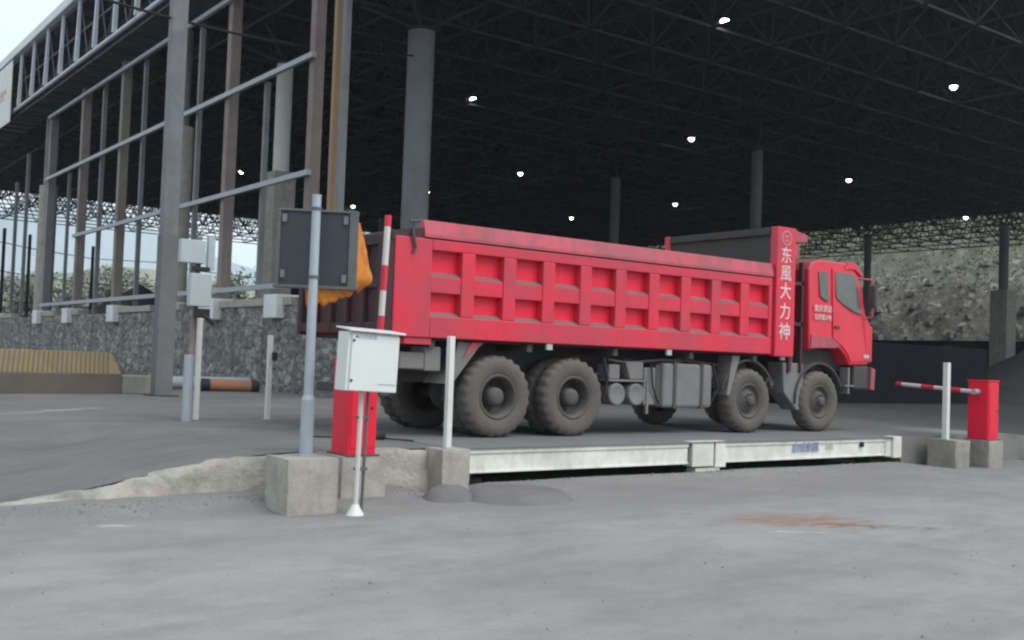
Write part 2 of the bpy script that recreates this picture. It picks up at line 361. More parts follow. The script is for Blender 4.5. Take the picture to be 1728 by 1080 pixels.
# ---------------------------------------------------------------- the dump truck
YN, YF = 11.5, 14.05
tr = thing('dump_truck', 'red dusty four axle dump truck standing on the white weighbridge', 'truck', (11.6, 12.78, DK))
colsX = [7.25+.68*i for i in range(10)]
def bed_side(y, s):            # y outer face, s=+1: inward is +y
    def bx(x0, x1, z0, z1, d0, d1, mb): mb.box((x0, min(y+s*d0, y+s*d1), z0), (x1, max(y+s*d0, y+s*d1), z1))
    b = MB(); bx(6.72, 13.97, 1.82, 3.14, .13, .16, b); o = b.build('side_panel', 'redin', tr)
    b = MB()
    bx(6.70, 7.25, 1.79, 3.06, 0, .129, b)                    # rear corner plate
    for i, x in enumerate(colsX):
        nxt = colsX[i+1] if i < 9 else 13.95
        bx(x+.47 if i < 9 else 13.86, nxt, 2.07, 2.92, 0, .129, b)
        bx(x, x+.47 if i < 9 else 13.86, 2.37, 2.585, 0.012, .129, b)
    bx(7.25, 13.95, 1.79, 2.07, 0, .129, b); bx(7.25, 13.95, 2.92, 3.06, 0, .129, b)
    b.build('side_frame', 'red', o, .012)
    for i, x in enumerate(colsX):
        x1 = x+.465 if i < 9 else 13.855
        for z in (2.072, 2.587):
            pl = [(y+s*.015, z), (y+s*.128, z+.055), (y+s*.128, z)]
            b = MB(); b.prism(pl, 0, x+.005, x1); b.build('ledge', 'ledge', o)   # sloping dirt ledge of one recess
    b = MB()
    pl = [(y-s*.015, 3.075), (y-s*.015, 3.12), (y+s*.03, 3.30), (y+s*.15, 3.30), (y+s*.15, 3.075)]
    b.prism(pl, 0, 7.12, 13.95); b.build('top_rail', 'redtop', o, .006)
    return o
bed_side(YN, 1); bed_side(YF, -1)
b = MB(); b.box((6.72, YN+.135, 1.76), (13.97, YF-.135, 1.84)); b.build('bed_floor', 'reddirt', tr)
# rear: hinge bracket, tailgate
b = MB(); b.prism([(6.66, 3.0), (6.66, 3.12), (7.14, 3.20), (7.14, 3.065)], 1, YN+.01, YN+.13); b.prism([(6.66, 3.0), (6.66, 3.12), (7.14, 3.20), (7.14, 3.065)], 1, YF-.13, YF-.01)
b.tube((6.74, YN+.06, 3.10), (6.74, YF-.06, 3.10), .035, 10); b.build('tailgate_hinge', 'reddirt', tr)
b = MB(); b.path([(6.96, YN-.02, 3.26), (6.93, YN-.03, 3.10), (6.98, YN-.03, 2.93), (6.95, YN-.02, 2.86)], .02); b.path([(6.88, YN-.02, 3.25), (7.03, YN-.02, 3.27)], .02); b.build('hook', 'chas', tr)
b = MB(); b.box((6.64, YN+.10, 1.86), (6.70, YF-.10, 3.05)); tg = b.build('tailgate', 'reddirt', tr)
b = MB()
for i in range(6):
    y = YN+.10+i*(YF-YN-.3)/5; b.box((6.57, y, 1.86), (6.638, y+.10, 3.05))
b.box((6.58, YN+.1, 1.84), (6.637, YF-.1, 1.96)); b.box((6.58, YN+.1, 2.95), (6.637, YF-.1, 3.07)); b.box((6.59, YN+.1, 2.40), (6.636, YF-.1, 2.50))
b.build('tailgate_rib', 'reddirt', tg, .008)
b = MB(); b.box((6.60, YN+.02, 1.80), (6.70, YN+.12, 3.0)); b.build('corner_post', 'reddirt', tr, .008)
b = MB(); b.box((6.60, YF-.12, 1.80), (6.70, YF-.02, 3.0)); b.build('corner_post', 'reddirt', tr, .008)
b = MB()
b.box((6.90, YN+.03, 1.70), (7.30, YN+.14, 1.785)); b.build('side_bracket', 'red', tr, .005)
# headboard
b = MB(); b.box((13.98, YN-.05, 1.76), (14.46, YN+.10, 3.93)); hb = b.build('headboard_pillar', 'red', tr, .012)
b = MB(); b.box((13.98, YF-.10, 1.76), (14.46, YF+.05, 3.93)); b.build('headboard_pillar', 'red', tr, .012)
b = MB(); b.box((14.02, YN+.10, 1.84), (14.12, YF-.10, 3.92)); b.box((13.96, YN+.11, 3.80), (14.02, YF-.11, 3.92)); b.build('headboard', 'chas', tr)
M['hbdark'] = pm('headboard_dirty_back', (.045, .055, .05), (.03, .035, .033), .6, 1.2, .85, dust=.4, dustc=(.09, .09, .085))
bpy.data.objects['headboard'].data.materials[0] = M['hbdark']
b = MB()
for k in range(5): b.box((14.121, YN+.2+k*.52, 1.9), (14.2, YN+.28+k*.52, 3.85))
b.box((14.125, YN+.1, 2.5), (14.22, YF-.1, 2.62)); b.box((14.125, YN+.1, 3.1), (14.22, YF-.1, 3.2)); b.build('headboard_rib', 'reddirt', tr)
b = MB(); b.prism([(14.47, 3.70), (14.47, 3.93), (14.86, 3.86), (14.86, 3.74)], 1, YN+.02, YF-.02); b.box((14.47, YN+.0, 3.42), (14.62, YN+.08, 3.68)); b.build('canopy', 'redtop', tr, .01)
yt_ = YN-.052
for k, (ch, z, s, mt) in enumerate((('东', 3.44, .29, 'whitep'), ('風', 3.14, .29, 'whitep'), ('大', 2.84, .30, 'whitep'), ('力', 2.50, .29, 'whitep'), ('神', 2.16, .31, 'whitep'))):
    text(ch, s, mt, hb, 'lettering', (14.21, yt_, z))
b = MB(); b.lathe([(0, .13), (.003, .13), (.003, .10), (0, .10)], (14.21, yt_, 3.74), (0, -1, 0), 28); b.box((14.16, yt_-.003, 3.69), (14.26, yt_, 3.72)); b.box((14.16, yt_-.003, 3.76), (14.26, yt_, 3.79)); b.build('emblem', 'fadep', hb)
# chassis
b = MB()
for y in (12.33, 13.15): b.box((6.95, y, 1.20), (16.3, y+.08, 1.50)); b.box((7.0, y-.01, 1.505), (14.3, y+.09, 1.755))
for x in (7.0, 8.2, 9.1, 10.3, 11.5, 12.7, 14.2, 15.9): b.box((x, 12.41, 1.24), (x+.12, 13.15, 1.46))
for x in (7.3, 8.9, 10.5, 12.1, 13.6): b.box((x, YN+.08, 1.66), (x+.09, YF-.08, 1.757))
b.build('chassis', 'chas', tr)
b = MB(); b.box((6.78, YN+.35, 1.02), (6.90, YF-.35, 1.14)); b.box((6.8, 12.3, 1.14), (6.9, 12.4, 1.5)); b.box((6.8, 13.1, 1.14), (6.9, 13.2, 1.5)); b.build('rear_bumper', 'chas', tr, .01)
b = MB(); b.box((6.92, YN+.16, 1.38), (7.53, YN+.75, 1.60)); b.box((7.28, YN+.14, 1.36), (7.53, YN+.5, 1.68)); b.build('rear_crossbox', 'tank', tr, .02)
b = MB(); b.box((6.75, YN+.40, 1.42), (6.80, YN+.80, 1.54)); b.build('tail_light', 'armred', tr)
# mudguards
for (x0, x1) in ((7.62, 8.12),):
    b = MB(); b.prism([(7.66, 1.22), (7.72, 1.22), (8.15, 1.74), (7.78, 1.755)], 1, YN+.12, YN+.16); b.prism([(7.60, 1.20), (7.66, 1.20), (8.06, 1.70), (8.0, 1.74)], 1, YN+.16, YN+.70); b.build('rear_mudguard', 'tank', tr)
    b = MB(); b.prism([(7.90, 1.62), (7.86, 1.55), (8.18, 1.755), (7.98, 1.755)], 1, YN+.10, YN+.118); b.build('mudguard_trim', 'redtop', tr)
def arch(cx, cz, r, a0, a1, y0, y1, name, mat='chas', th=.03):
    b = MB(); n = 18; P1 = [(cx+r*math.cos(R(a0+(a1-a0)*i/n)), cz+r*math.sin(R(a0+(a1-a0)*i/n))) for i in range(n+1)]
    P2 = [(cx+(r+th)*math.cos(R(a0+(a1-a0)*i/n)), cz+(r+th)*math.sin(R(a0+(a1-a0)*i/n))) for i in range(n+1)]
    for i in range(n): b.prism([P1[i], P1[i+1], P2[i+1], P2[i]], 1, y0, y1)
    return b.build(name, mat, tr)
for ys in ((YN+.12, YN+.42), (YF-.42, YF-.12)):
    arch(13.55, 1.03, .63, 35, 165, *ys, 'fender'); arch(15.42, 1.02, .64, 20, 185, *ys, 'fender')
b = MB(); b.prism([(13.0, 1.10), (13.07, 1.10), (13.30, 1.74), (13.12, 1.74)], 1, YN+.10, YN+.40); b.build('mudflap_bracket', 'tank', tr)
b = MB(); b.prism([(14.45, 1.66), (14.50, 1.15), (14.85, .85), (14.98, .85), (15.02, 1.30), (15.0, 1.66)], 1, YN+.16, YN+.5); b.build('front_mudguard', 'tank', tr, .02)
# wheels
def wheel(x, rad, dual, side):
    yo = YN+.10 if side > 0 else YF-.10; s = side
    n = 96
    def tyre(b, y0, wd):
        pr = []
        prof = [(.02, rad*.56), (.0, rad*.62), (-.012, rad*.75), (-.004, rad*.88), (.03, rad*.965), (.05, rad), (wd*.5, rad+.004), (wd-.05, rad), (wd-.03, rad*.965), (wd+.004, rad*.88), (wd+.012, rad*.75), (wd, rad*.62), (wd-.02, rad*.56)]
        def fn(j, i):
            if j in (4, 8): return -.014 if (i % 4) < 2 else .0
            if j in (5, 7): return -.026 if (i % 4) < 2 else 0
            return -.012 if (j == 6 and i % 6 == 0) else 0
        b.lathe(prof, (x, y0, DK+rad-.006), (0, s, 0), n, fn)
    zc = DK+rad-.006
    b = MB()
    if dual:
        b.lathe([(.025, rad*.565), (.0, rad*.52), (.02, rad*.48), (.20, rad*.45), (.27, rad*.43), (.275, rad*.15), (.28, 0)], (x, yo, zc), (0, s, 0), 40)
        b.lathe([(.32, rad*.60), (.56, rad*.60)], (x, yo, zc), (0, s, 0), 30)
    else:
        b.lathe([(.025, rad*.565), (.0, rad*.52), (.05, rad*.45), (.07, rad*.44), (.075, rad*.34), (.02, rad*.28), (.015, rad*.2), (.02, rad*.0)], (x, yo, zc), (0, s, 0), 40)
    wl = b.build('wheel', 'rim', tr)
    b = MB(); tyre(b, yo, .29); b.build('tyre', 'tyre', wl)
    if dual: b = MB(); tyre(b, yo+s*.33, .29); b.build('tyre', 'tyre', wl)
    b = MB()
    if dual: b.lathe([(.274, rad*.25), (.12, rad*.235), (.05, rad*.21), (.03, rad*.12), (.028, 0)], (x, yo, zc), (0, s, 0), 24)
    else: b.lathe([(.018, rad*.16), (-.03, rad*.15), (-.05, rad*.09), (-.05, 0)], (x, yo, zc), (0, s, 0), 24)
    b.build('hub', 'rim', wl)
    b = MB()
    for k in range(10):
        a = 2*PI*k/10; q = rad*.33 if dual else rad*.225; t0 = .275 if dual else .02
        b.tube((x+q*math.cos(a), yo+s*t0, zc+q*math.sin(a)), (x+q*math.cos(a), yo+s*(t0-.035), zc+q*math.sin(a)), .014, 6)
    b.build('wheel_nuts', 'rim', wl)
for s in (1, -1):
    wheel(8.46, .56, True, s); wheel(9.80, .56, True, s); wheel(13.57, .53, False, s); wheel(15.42, .53, False, s)
for x, r_ in ((8.46, .56), (9.80, .56), (13.57, .53), (15.42, .53)):
    b = MB()
    b.tube((x, YN+.5, DK+r_), (x, YF-.5, DK+r_), .09, 12)
    if r_ > .55: b.lathe([(-.3, .10), (-.2, .24), (0, .28), (.2, .24), (.3, .10)], (x, 12.78, DK+r_), (0, 1, 0), 20)
    b.build('axle', 'chas', tr)
b = MB()
for x0, x1, z0 in ((8.4, 9.9, 1.08), (13.0, 14.1, 1.1), (14.9, 15.95, 1.1)):
    for y in (12.15, 13.35):
        for k in range(4): b.box((x0+k*.12, y, z0+.04+k*.03), (x1-k*.12, y+.09, z0+.066+k*.03))
b.build('leaf_spring', 'chas', tr)
b = MB(); b.tube((9.9, 12.78, 1.1), (12.5, 12.78, 1.2), .06, 10); b.build('drive_shaft', 'chas', tr)
# tanks and boxes behind the third axle
b = MB(); b.box((11.58, YN+.12, .89), (12.68, YN+.72, 1.58)); o = b.build('fuel_tank', 'tank', tr, .05)
b = MB(); b.box((11.80, YN+.105, .88), (11.86, YN+.73, 1.60)); b.box((12.40, YN+.105, .88), (12.46, YN+.73, 1.60)); b.tube((12.05, YN+.3, 1.58), (12.05, YN+.3, 1.66), .06, 12); b.build('tank_strap', 'chas', o)
b = MB(); b.box((11.20, YN+.14, .93), (11.44, YN+.6, 1.50)); b.build('battery_box', 'tank', tr, .02)
b = MB(); b.box((11.46, YN+.16, .92), (11.56, YN+.6, 1.55)); b.build('tank_bracket', 'chas', tr)
for x in (10.66, 11.06):
    b = MB(); b.lathe([(.02, 0), (.022, .10), (.0, .145), (.005, .16), (.03, .165), (.8, .16), (.85, .1), (.86, 0)], (x, YN+.14, 1.09), (0, 1, 0), 24); b.build('air_tank', 'tank', tr)
b = MB(); b.box((10.45, YN+.14, 1.28), (11.20, YN+.5, 1.31)); b.box((11.24, YN+.12, .80), (11.28, YN+.16, 1.3)); b.build('tank_shelf', 'tank', tr)
b = MB(); b.box((10.50, YN+.16, 1.31), (10.72, YN+.45, 1.53)); b.prism([(10.93, 1.31), (11.20, 1.31), (11.20, 1.58), (10.83, 1.58)], 1, YN+.16, YN+.45); b.build('valve_box', 'tank', tr, .02)
b = MB(); b.path([(10.5, YN+.2, 1.6), (10.9, YN+.2, 1.56), (11.6, YN+.22, 1.62), (12.4, YN+.3, 1.62), (13.4, YN+.35, 1.55)], .022); b.path([(10.2, YN+.4, 1.4), (10.7, YN+.3, 1.35), (11.1, YN+.3, 1.42)], .018); b.build('hose', 'chas', tr)
for pp, r_ in (([(10.35, YN+.12, 1.62), (10.42, YN+.10, 1.30), (10.38, YN+.14, 1.0)], .025), ([(11.3, YN+.1, 1.56), (11.34, YN+.09, 1.2), (11.5, YN+.12, .95)], .016), ([(12.75, YN+.2, 1.6), (12.85, YN+.15, 1.2), (12.72, YN+.2, .95)], .02)): b = MB(); b.path(pp, r_); b.build('brake_hose', 'black', tr)
for x, z in ((10.0, 1.52), (10.3, 1.30), (11.05, 1.52), (12.85, 1.45), (14.35, 1.30)):
    b = MB(); b.box((x-.09, YN+.35, z-.10), (x+.09, YN+.62, z+.10)); b.tube((x, YN+.35, z), (x, YN+.30, z), .06, 10); b.build('chassis_valve', 'chas', tr, .01)
for x in (9.25, 11.60, 14.28):
    b = MB(); b.box((x-.05, YN+.02, 1.70), (x+.05, YN+.06, 1.788)); b.build('marker_light', 'greyp', tr)
# stack between bed and cab
b = MB(); b.tube((14.78, YN+.35, 1.5), (14.78, YN+.35, 3.35), .10, 16); b.tube((14.78, YN+.35, 3.35), (14.78, YN+.35, 3.62), .05, 12); b.build('exhaust_stack', 'tank', tr)
b = MB(); b.box((14.62, YN+.50, 2.15), (14.92, YN+1.2, 3.35)); b.build('air_filter', 'glass', tr, .03)
b = MB(); b.box((14.55, YN+.12, 1.5), (14.62, YN+.2, 3.62)); b.box((14.86, YN+.12, 1.5), (14.91, YN+.2, 3.4)); b.box((14.55, YN+.12, 2.3), (14.91, YN+.18, 2.36)); b.box((14.55, YN+.12, 3.0), (14.91, YN+.18, 3.06)); b.path([(14.66, YN+.2, 1.6), (14.70, YN+.16, 2.2), (14.68, YN+.2, 2.9)], .03); b.build('stack_frame', 'reddirt', tr)
# cab, profile in x,z
YC0, YC1 = YN+.03, YF-.03
prof = [(14.98, 1.90), (14.98, 3.30), (15.06, 3.42), (15.30, 3.49), (16.10, 3.49), (16.24, 3.43), (16.44, 3.24), (16.57, 2.60), (16.72, 2.42), (16.75, 1.80), (16.66, 1.68), (16.12, 1.66), (16.03, 1.80), (15.86, 1.93), (15.70, 1.98)]
b = MB()
def cabshell(b, y0, y1):   # slight tumblehome: upper points moved inward, built as a ring of quads and end caps with window openings left to inset glass
    n = len(prof); inset = lambda z: .0 if z < 2.6 else (z-2.6)*.07
    v = [(x, y0+inset(z), z) for x, z in prof]+[(x, y1-inset(z), z) for x, z in prof]
    b.add(v, [tuple(range(n))[::-1], tuple(range(n, 2*n))]+[(i, (i+1) % n, n+(i+1) % n, n+i) for i in range(n)])
cabshell(b, YC0, YC1); cb = b.build('cab', 'redcab', tr, .03)
def ins(z): return YC0+(0 if z < 2.6 else (z-2.6)*.07)
def panel(pts, off, name, mat, parent, bev=.004, th=.012, mirror=True):
    out = []; n = len(pts)
    for k, s in enumerate((1, -1)):
        b = MB(); f = (lambda z, o_: ins(z)-o_) if s > 0 else (lambda z, o_: YC0+YC1-ins(z)+o_)
        v = [(x, f(z, off), z) for x, z in pts]+[(x, f(z, off-th), z) for x, z in pts]
        b.add(v, [tuple(range(n)), tuple(range(n, 2*n))[::-1]]+[(i, n+i, n+(i+1) % n, (i+1) % n) for i in range(n)])
        out.append(b.build(name, mat, parent[k] if isinstance(parent, list) else parent, bev))
    return out
dr = panel([(15.62, 3.36), (16.19, 3.36), (16.38, 3.20), (16.50, 2.60), (16.62, 2.42), (16.64, 1.75), (16.14, 1.72), (16.05, 1.86), (15.89, 1.99), (15.62, 2.12)], .018, 'door', 'redcab', cb)
panel([(15.68, 3.30), (16.20, 3.30), (16.31, 3.19), (16.43, 2.58), (16.20, 2.62), (15.92, 2.72), (15.70, 2.84)], .024, 'side_window', 'glass', dr, .002)
panel([(15.24, 3.27), (15.49, 3.29), (15.51, 2.76), (15.34, 2.80), (15.26, 2.86)], .012, 'rear_quarter_window', 'glass', cb, .002)
panel([(15.00, 1.93), (15.02, 2.16), (15.58, 2.14), (15.83, 2.0), (15.70, 1.955)], .016, 'lower_trim', 'redtop', cb)
panel([(15.655, 2.30), (15.78, 2.30), (15.78, 2.345), (15.655, 2.345)], .04, 'door_handle', 'chas', dr, .004, .03)
panel([(16.50, 1.86), (16.66, 1.86), (16.66, 1.80), (16.50, 1.80)], .03, 'turn_signal', 'greyp', cb, .002)
b = MB(); b.add([(16.30, YC0+.12, 3.38), (16.30, YC1-.12, 3.38), (16.446, YC1-.12, 3.24), (16.446, YC0+.12, 3.24), (16.575, YC0+.1, 2.62), (16.575, YC1-.1, 2.62)], [(0, 1, 2, 3), (3, 2, 5, 4)]); b.build('windscreen', 'glass', cb)
b = MB(); b.prism([(15.98, 3.36), (16.10, 3.52), (16.30, 3.48), (16.50, 3.30), (16.48, 3.26), (16.26, 3.38)], 1, YC0+.02, YC1-.02); b.build('sun_visor', 'redcab', cb, .01)
b = MB(); b.path([(16.34, YC0+.06, 3.24), (16.62, YC0-.10, 3.22), (16.60, YC0-.12, 2.55), (16.50, YC0-.0, 2.50)], .016); o = b.build('mirror_arm', 'redtop', cb)
b = MB(); b.box((16.56, YC0-.20, 2.72), (16.63, YC0-.04, 3.12)); b.build('mirror', 'chas', o, .02)
b = MB(); b.box((16.70, YC0+.0, 1.72), (16.80, YC1, 2.38)); b.build('grille', 'redcab', cb, .03)
text('重庆货运', .125, 'whitep', cb, 'lettering', (15.33, YC0-.006, 2.62)); text('总质量31吨', .105, 'whitep', cb, 'lettering', (15.33, YC0-.006, 2.47), sx=.9)
b = MB(); b.box((16.30, YC0+.03, 1.24), (16.74, YC1-.03, 1.66)); bp = b.build('front_bumper', 'chas', tr, .03)
b = MB(); b.prism([(16.74, 1.24), (16.86, 1.22), (16.88, 1.60), (16.76, 1.64)], 1, YC0-.02, YC1+.02); b.build('bumper_face', 'redtop', bp, .01)
b = MB(); b.box((16.12, YC0+.02, 1.15), (16.17, YC0+.2, 1.62)); b.box((16.02, YC0, 1.28), (16.28, YC0+.22, 1.31)); b.build('cab_step', 'tank', tr)
b = MB(); b.box((15.0, YN+.3, 1.55), (16.3, YF-.3, 1.92)); b.build('engine_cover', 'chas', tr)

# ---------------------------------------------------------------- concrete blocks
def block(x0, y0, x1, y1, z1, label, z0=-.03, mat='conc', jit=.006):
    b = MB(); N = 8
    b.box((x0, y0, z0), (x1, y1, z1)); o = b.build('concrete_block', mat)
    bm = bmesh.new(); bm.from_mesh(o.data); bmesh.ops.subdivide_edges(bm, edges=bm.edges, cuts=9, use_grid_fill=True)
    for v in bm.verts:
        p = v.co; q = noise.noise_vector(p*6)*jit+noise.noise_vector(p*18)*jit*.4
        e = sum([abs(p.x-x0) < .01 or abs(p.x-x1) < .01, abs(p.y-y0) < .01 or abs(p.y-y1) < .01, abs(p.z-z1) < .01])
        if e >= 2:
            c = Vector(((x0+x1)/2, (y0+y1)/2, p.z)); v.co += (c-p).normalized()*(.004+.022*max(0, noise.noise(p*9)))
            if abs(p.z-z1) < .01: v.co.z -= .004
        v.co += Vector((q.x, q.y, q.z*.5))
    for e in bm.edges:
        if len(e.link_faces) == 2 and e.calc_face_angle(0) > R(40): e.smooth = False
    for p in bm.faces: p.smooth = True
    bm.to_mesh(o.data); bm.free()
    return tag(o, label, 'concrete block', 'cast concrete foundation blocks beside the weighbridge')
block(4.34, 9.28, 4.87, 9.80, .53, 'large pale concrete block under the tall galvanised pole')
block(5.20, 9.84, 5.72, 10.3, .48, 'concrete block under the red barrier cabinet behind the white box')
block(6.53, 9.98, 6.91, 10.37, .51, 'concrete block under the white post by the rear truck wheels')
block(16.56, 9.72, 17.0, 10.25, .46, 'grey concrete block under the white post in front of the truck', mat='concm')
block(17.28, 9.55, 17.75, 10.05, .46, 'grey concrete block under the lone red barrier at the right', mat='concm')

# ---------------------------------------------------------------- white posts
def post(x, y, z, h, label, reader=None, r=.036):
    t = thing('white_post', label, 'post', (x, y, z), 'slim white posts around the weighbridge')
    b = MB(); b.box((x-r, y-r, z), (x+r, y+r, z+h)); b.build('post_shaft', 'white', t, .006)
    b = MB(); b.box((x-.07, y-.07, z-.01), (x+.07, y+.07, z+.012)); b.build('base_plate', 'galv', t)
    if reader:
        b = MB(); b.box((x+r*.4, y-r-.06, z+reader-.06), (x+r+.05, y-r-.002, z+reader+.07)); b.build('sensor', 'black', t, .01)
    return t
post(6.69, 10.14, .51, 1.28, 'slim white post on a concrete block by the rear truck wheels')
post(6.83, 15.45, .48, 1.31, 'slim white post with black sensor standing before the stone wall', .98)
post(16.62, 9.95, .46, 1.3, 'slim white post on a dark block beside the lone red barrier', r=.045)

# ---------------------------------------------------------------- barriers
def barrier(x, y, z, label):
    t = thing('boom_barrier', label, 'barrier', (x, y, z), 'red boom barriers of the weighbridge')
    b = MB(); b.box((x-.17, y-.19, z), (x+.17, y+.19, z+1.0)); b.build('housing', 'barrier', t, .02)
    b = MB(); b.box((x-.18, y-.20, z+1.0), (x+.18, y+.20, z+1.025)); b.build('lid', 'barrier', t, .01)
    b = MB(); b.box((x-.14, y-.198, z+.08), (x+.14, y-.191, z+.90)); d_ = b.build('service_door', 'barrier', t, .003)
    b = MB(); b.tube((x+.10, y-.198, z+.5), (x+.10, y-.208, z+.5), .014, 10); b.build('lock', 'black', d_)
    b = MB(); b.box((x-.20, y-.22, z-.004), (x+.20, y+.22, z+.012)); b.build('base_plate', 'chas', t)
    return t
def boom(t, p, d, L, side):
    p = Vector(p); d = Vector(d).normalized()
    b = MB(); b.tube(p-Vector((side, 0, 0))*.10, p+Vector((side, 0, 0))*.05, .05, 14); b.build('pivot', 'galv', t)
    seg = L/6.0; up = d.orthogonal().normalized()
    a0 = MB(); a0.tube(p, p+d*L, .036, 10); o = a0.build('boom_arm', 'armwhite', t)
    for k in range(6):
        if k % 2: continue
        q = p+d*(L-(k+1)*seg) if k else p+d*(L-seg*.45); e = p+d*(L-k*seg)
        b = MB(); b.tube(q, e, .039, 10)
        ob = b.build('red_band', 'armred', o)
t = barrier(5.44, 10.06, .48, 'red barrier cabinet with raised striped boom behind the white control box')
boom(t, (5.70, 10.06, 1.42), (.045, .02, 1), 1.66, 1)
t = barrier(17.52, 9.80, .46, 'lone red barrier cabinet at the right with lowered striped boom')
boom(t, (17.26, 9.80, 1.28), (.03, 1, .05), 1.55, -1)

# ---------------------------------------------------------------- control box on its post
t = thing('control_box', 'white metal control box with printed logo on a thin pink white post', 'control box', (4.97, 9.10, 0))
b = MB(); b.tube((4.97, 9.10, 0), (4.99, 9.10, 1.22), .024, 12); b.build('pole', 'armwhite', t)
b = MB(); b.tube((5.055, 9.13, 0), (5.075, 9.13, 1.2), .016, 10)
for z in (.42, .92): b.box((4.96, 9.09, z), (5.08, 9.15, z+.03))
b.build('conduit', 'screenf', t)
b = MB(); b.tube((4.97, 9.10, -.02), (4.97, 9.10, .10), .10, 16, .03); b.build('foot', 'white', t)
cx0, cx1, cy0, cy1, cz0, cz1 = 4.675, 5.225, 8.94, 9.16, 1.19, 1.755
bx = MB(); bx.box((cx0, cy0, cz0), (cx1, cy1, cz1)); body = bx.build('cabinet_body', 'cab', t, .008)
b = MB(); b.box((cx0+.03, cy0-.022, cz0+.004), (cx1-.004, cy0-.002, cz1-.02)); door = b.build('cabinet_door', 'cab', body, .006)
b = MB(); b.prism([(cy0-.06, cz1+.002), (cy1+.02, cz1+.035), (cy1+.02, cz1+.05), (cy0-.06, cz1+.02)], 0, cx0-.02, cx1+.04); b.build('rain_hood', 'cab', body, .003)
for z in (cz1-.085, cz0+.10):
    b = MB(); b.tube((cx0+.045, cy0-.022, z), (cx0+.045, cy0-.034, z), .012, 12); b.build('lock', 'black', door)
text('自成衡器', .052, 'lilac', door, 'lettering', (cx0+.19, cy0-.0235, cz1-.048), depth=.0006)
b = MB()
for a in (90, 210, 330):
    c_, s_ = math.cos(R(a)), math.sin(R(a)); cx, cz = cx0+.075, cz1-.047
    b.prism([(cx+.022*c_, cz+.022*s_), (cx-.011*s_-.004*c_, cz+.011*c_-.004*s_), (cx+.011*s_-.004*c_, cz-.011*c_-.004*s_)], 1, cy0-.0246, cy0-.0225)
b.build('logo', 'logo', door)
text('重庆自成电子衡器有限公司', .018, 'greyp', door, 'lettering', (cx1-.11, cy0-.0235, cz0+.075), depth=.0004)
body.rotation_euler = (0, R(2.2), 0)

# ---------------------------------------------------------------- tall galvanised pole and the display on it
t = thing('lamp_pole', 'tall tapered galvanised pole standing on the large pale concrete block', 'pole', (4.66, 9.58, .53))
b = MB(); b.tube((4.66, 9.58, .53), (4.66, 9.58, 1.08), .066, 20); b.lathe([(0, .066), (.05, .048)], (4.66, 9.58, 1.08), (0, 0, 1), 20); b.build('pole_base', 'galv', t)
b = MB(); b.tube((4.66, 9.58, 1.13), (4.66, 9.58, 3.10), .048, 20, .044); b.tube((4.66, 9.58, 3.10), (4.66, 9.58, 3.115), .048, 20); b.build('pole_shaft', 'galv', t)
b = MB(); b.box((4.56, 9.48, .52), (4.76, 9.68, .545)); b.build('base_plate', 'galv', t)
for z in (2.96, 2.28):
    b = MB(); b.tube((4.66, 9.58, z), (4.66, 9.58, z+.03), .054, 16); b.build('clamp_band', 'screenf', t)
t = thing('display_screen', 'dark box display screen seen from behind with torn orange cover', 'display', (4.75, 9.85, 2.2))
t.rotation_euler = (0, 0, 0)
ang = math.atan2(-.52, .86)
Mr = Matrix.Translation((4.86, 9.90, 0)) @ Matrix.Rotation(ang, 4, 'Z')
def rb(mb, a, c): mb.box(a, c, Mr)
b = MB(); rb(b, (-.41, -.06, 2.23), (.39, .06, 2.985)); b.build('screen_body', 'screen', t, .008)
b = MB(); rb(b, (-.44, -.085, 2.20), (.41, .07, 2.232)); rb(b, (-.42, -.08, 2.985), (.40, .07, 3.01)); rb(b, (-.42, -.075, 2.232), (-.385, -.058, 2.985)); rb(b, (.31, -.078, 2.232), (.40, -.058, 2.985))
b.build('rear_frame', 'screenf', t, .004)
for (x, z) in ((-.37, 2.30), (.25, 2.27), (-.37, 2.87), (.25, 2.87)): b = MB(); rb(b, (x, -.088, z), (x+.045, -.077, z+.08)); b.build('corner_bracket', 'screenf2', t)
b = MB(); rb(b, (-.03, -.10, 2.24), (.0, -.05, 2.98)); b.build('mounting_strut', 'black', t)
# cover cloth: hangs round the front, sticks out at the right side and sags below
b = MB(); nu, nv = 12, 20; vs = []
OUT = [(0, .01), (.12, .04), (.3, .075), (.55, .12), (.78, .17), (.84, .16), (.93, .06), (1, .015)]
def outl(q):
    for (a, x0), (c, x1) in zip(OUT, OUT[1:]):
        if q <= c: return x0+(x1-x0)*(q-a)/(c-a)
    return .0
for i in range(nu+1):
    for j in range(nv+1):
        q = j/nv; z = 2.93-q*.70; k = i/nu
        vs.append(Mr @ Vector((.385+outl(q)*k**1.2+.010*nz(i*.7, j*.9, 3)*k, -.02+.34*k**.8, z-.05*k*q+.02*nz(i*.3, j*.6))))
b.add(vs, [(i*(nv+1)+j, (i+1)*(nv+1)+j, (i+1)*(nv+1)+j+1, i*(nv+1)+j+1) for i in range(nu) for j in range(nv)], True)
vs = []
for i in range(29):
    u_ = i/28; x = -.12+u_*.50
    sag = .24*(1-u_)**.5*(.8+.35*nz(i*.35, 0, 2))
    for j in range(8):
        q = j/7; vs.append(Mr @ Vector((x+.02*q, -.04+.04*q+.03*nz(i*.5, j*.8, 5)*q, 2.21+.03*u_-q*(.02+sag))))
b.add(vs, [(i*8+j, (i+1)*8+j, (i+1)*8+j+1, i*8+j+1) for i in range(28) for j in range(7)], True)
o = b.build('cover_cloth', 'orange', t); md = o.modifiers.new('thick', 'SOLIDIFY'); md.thickness = .006

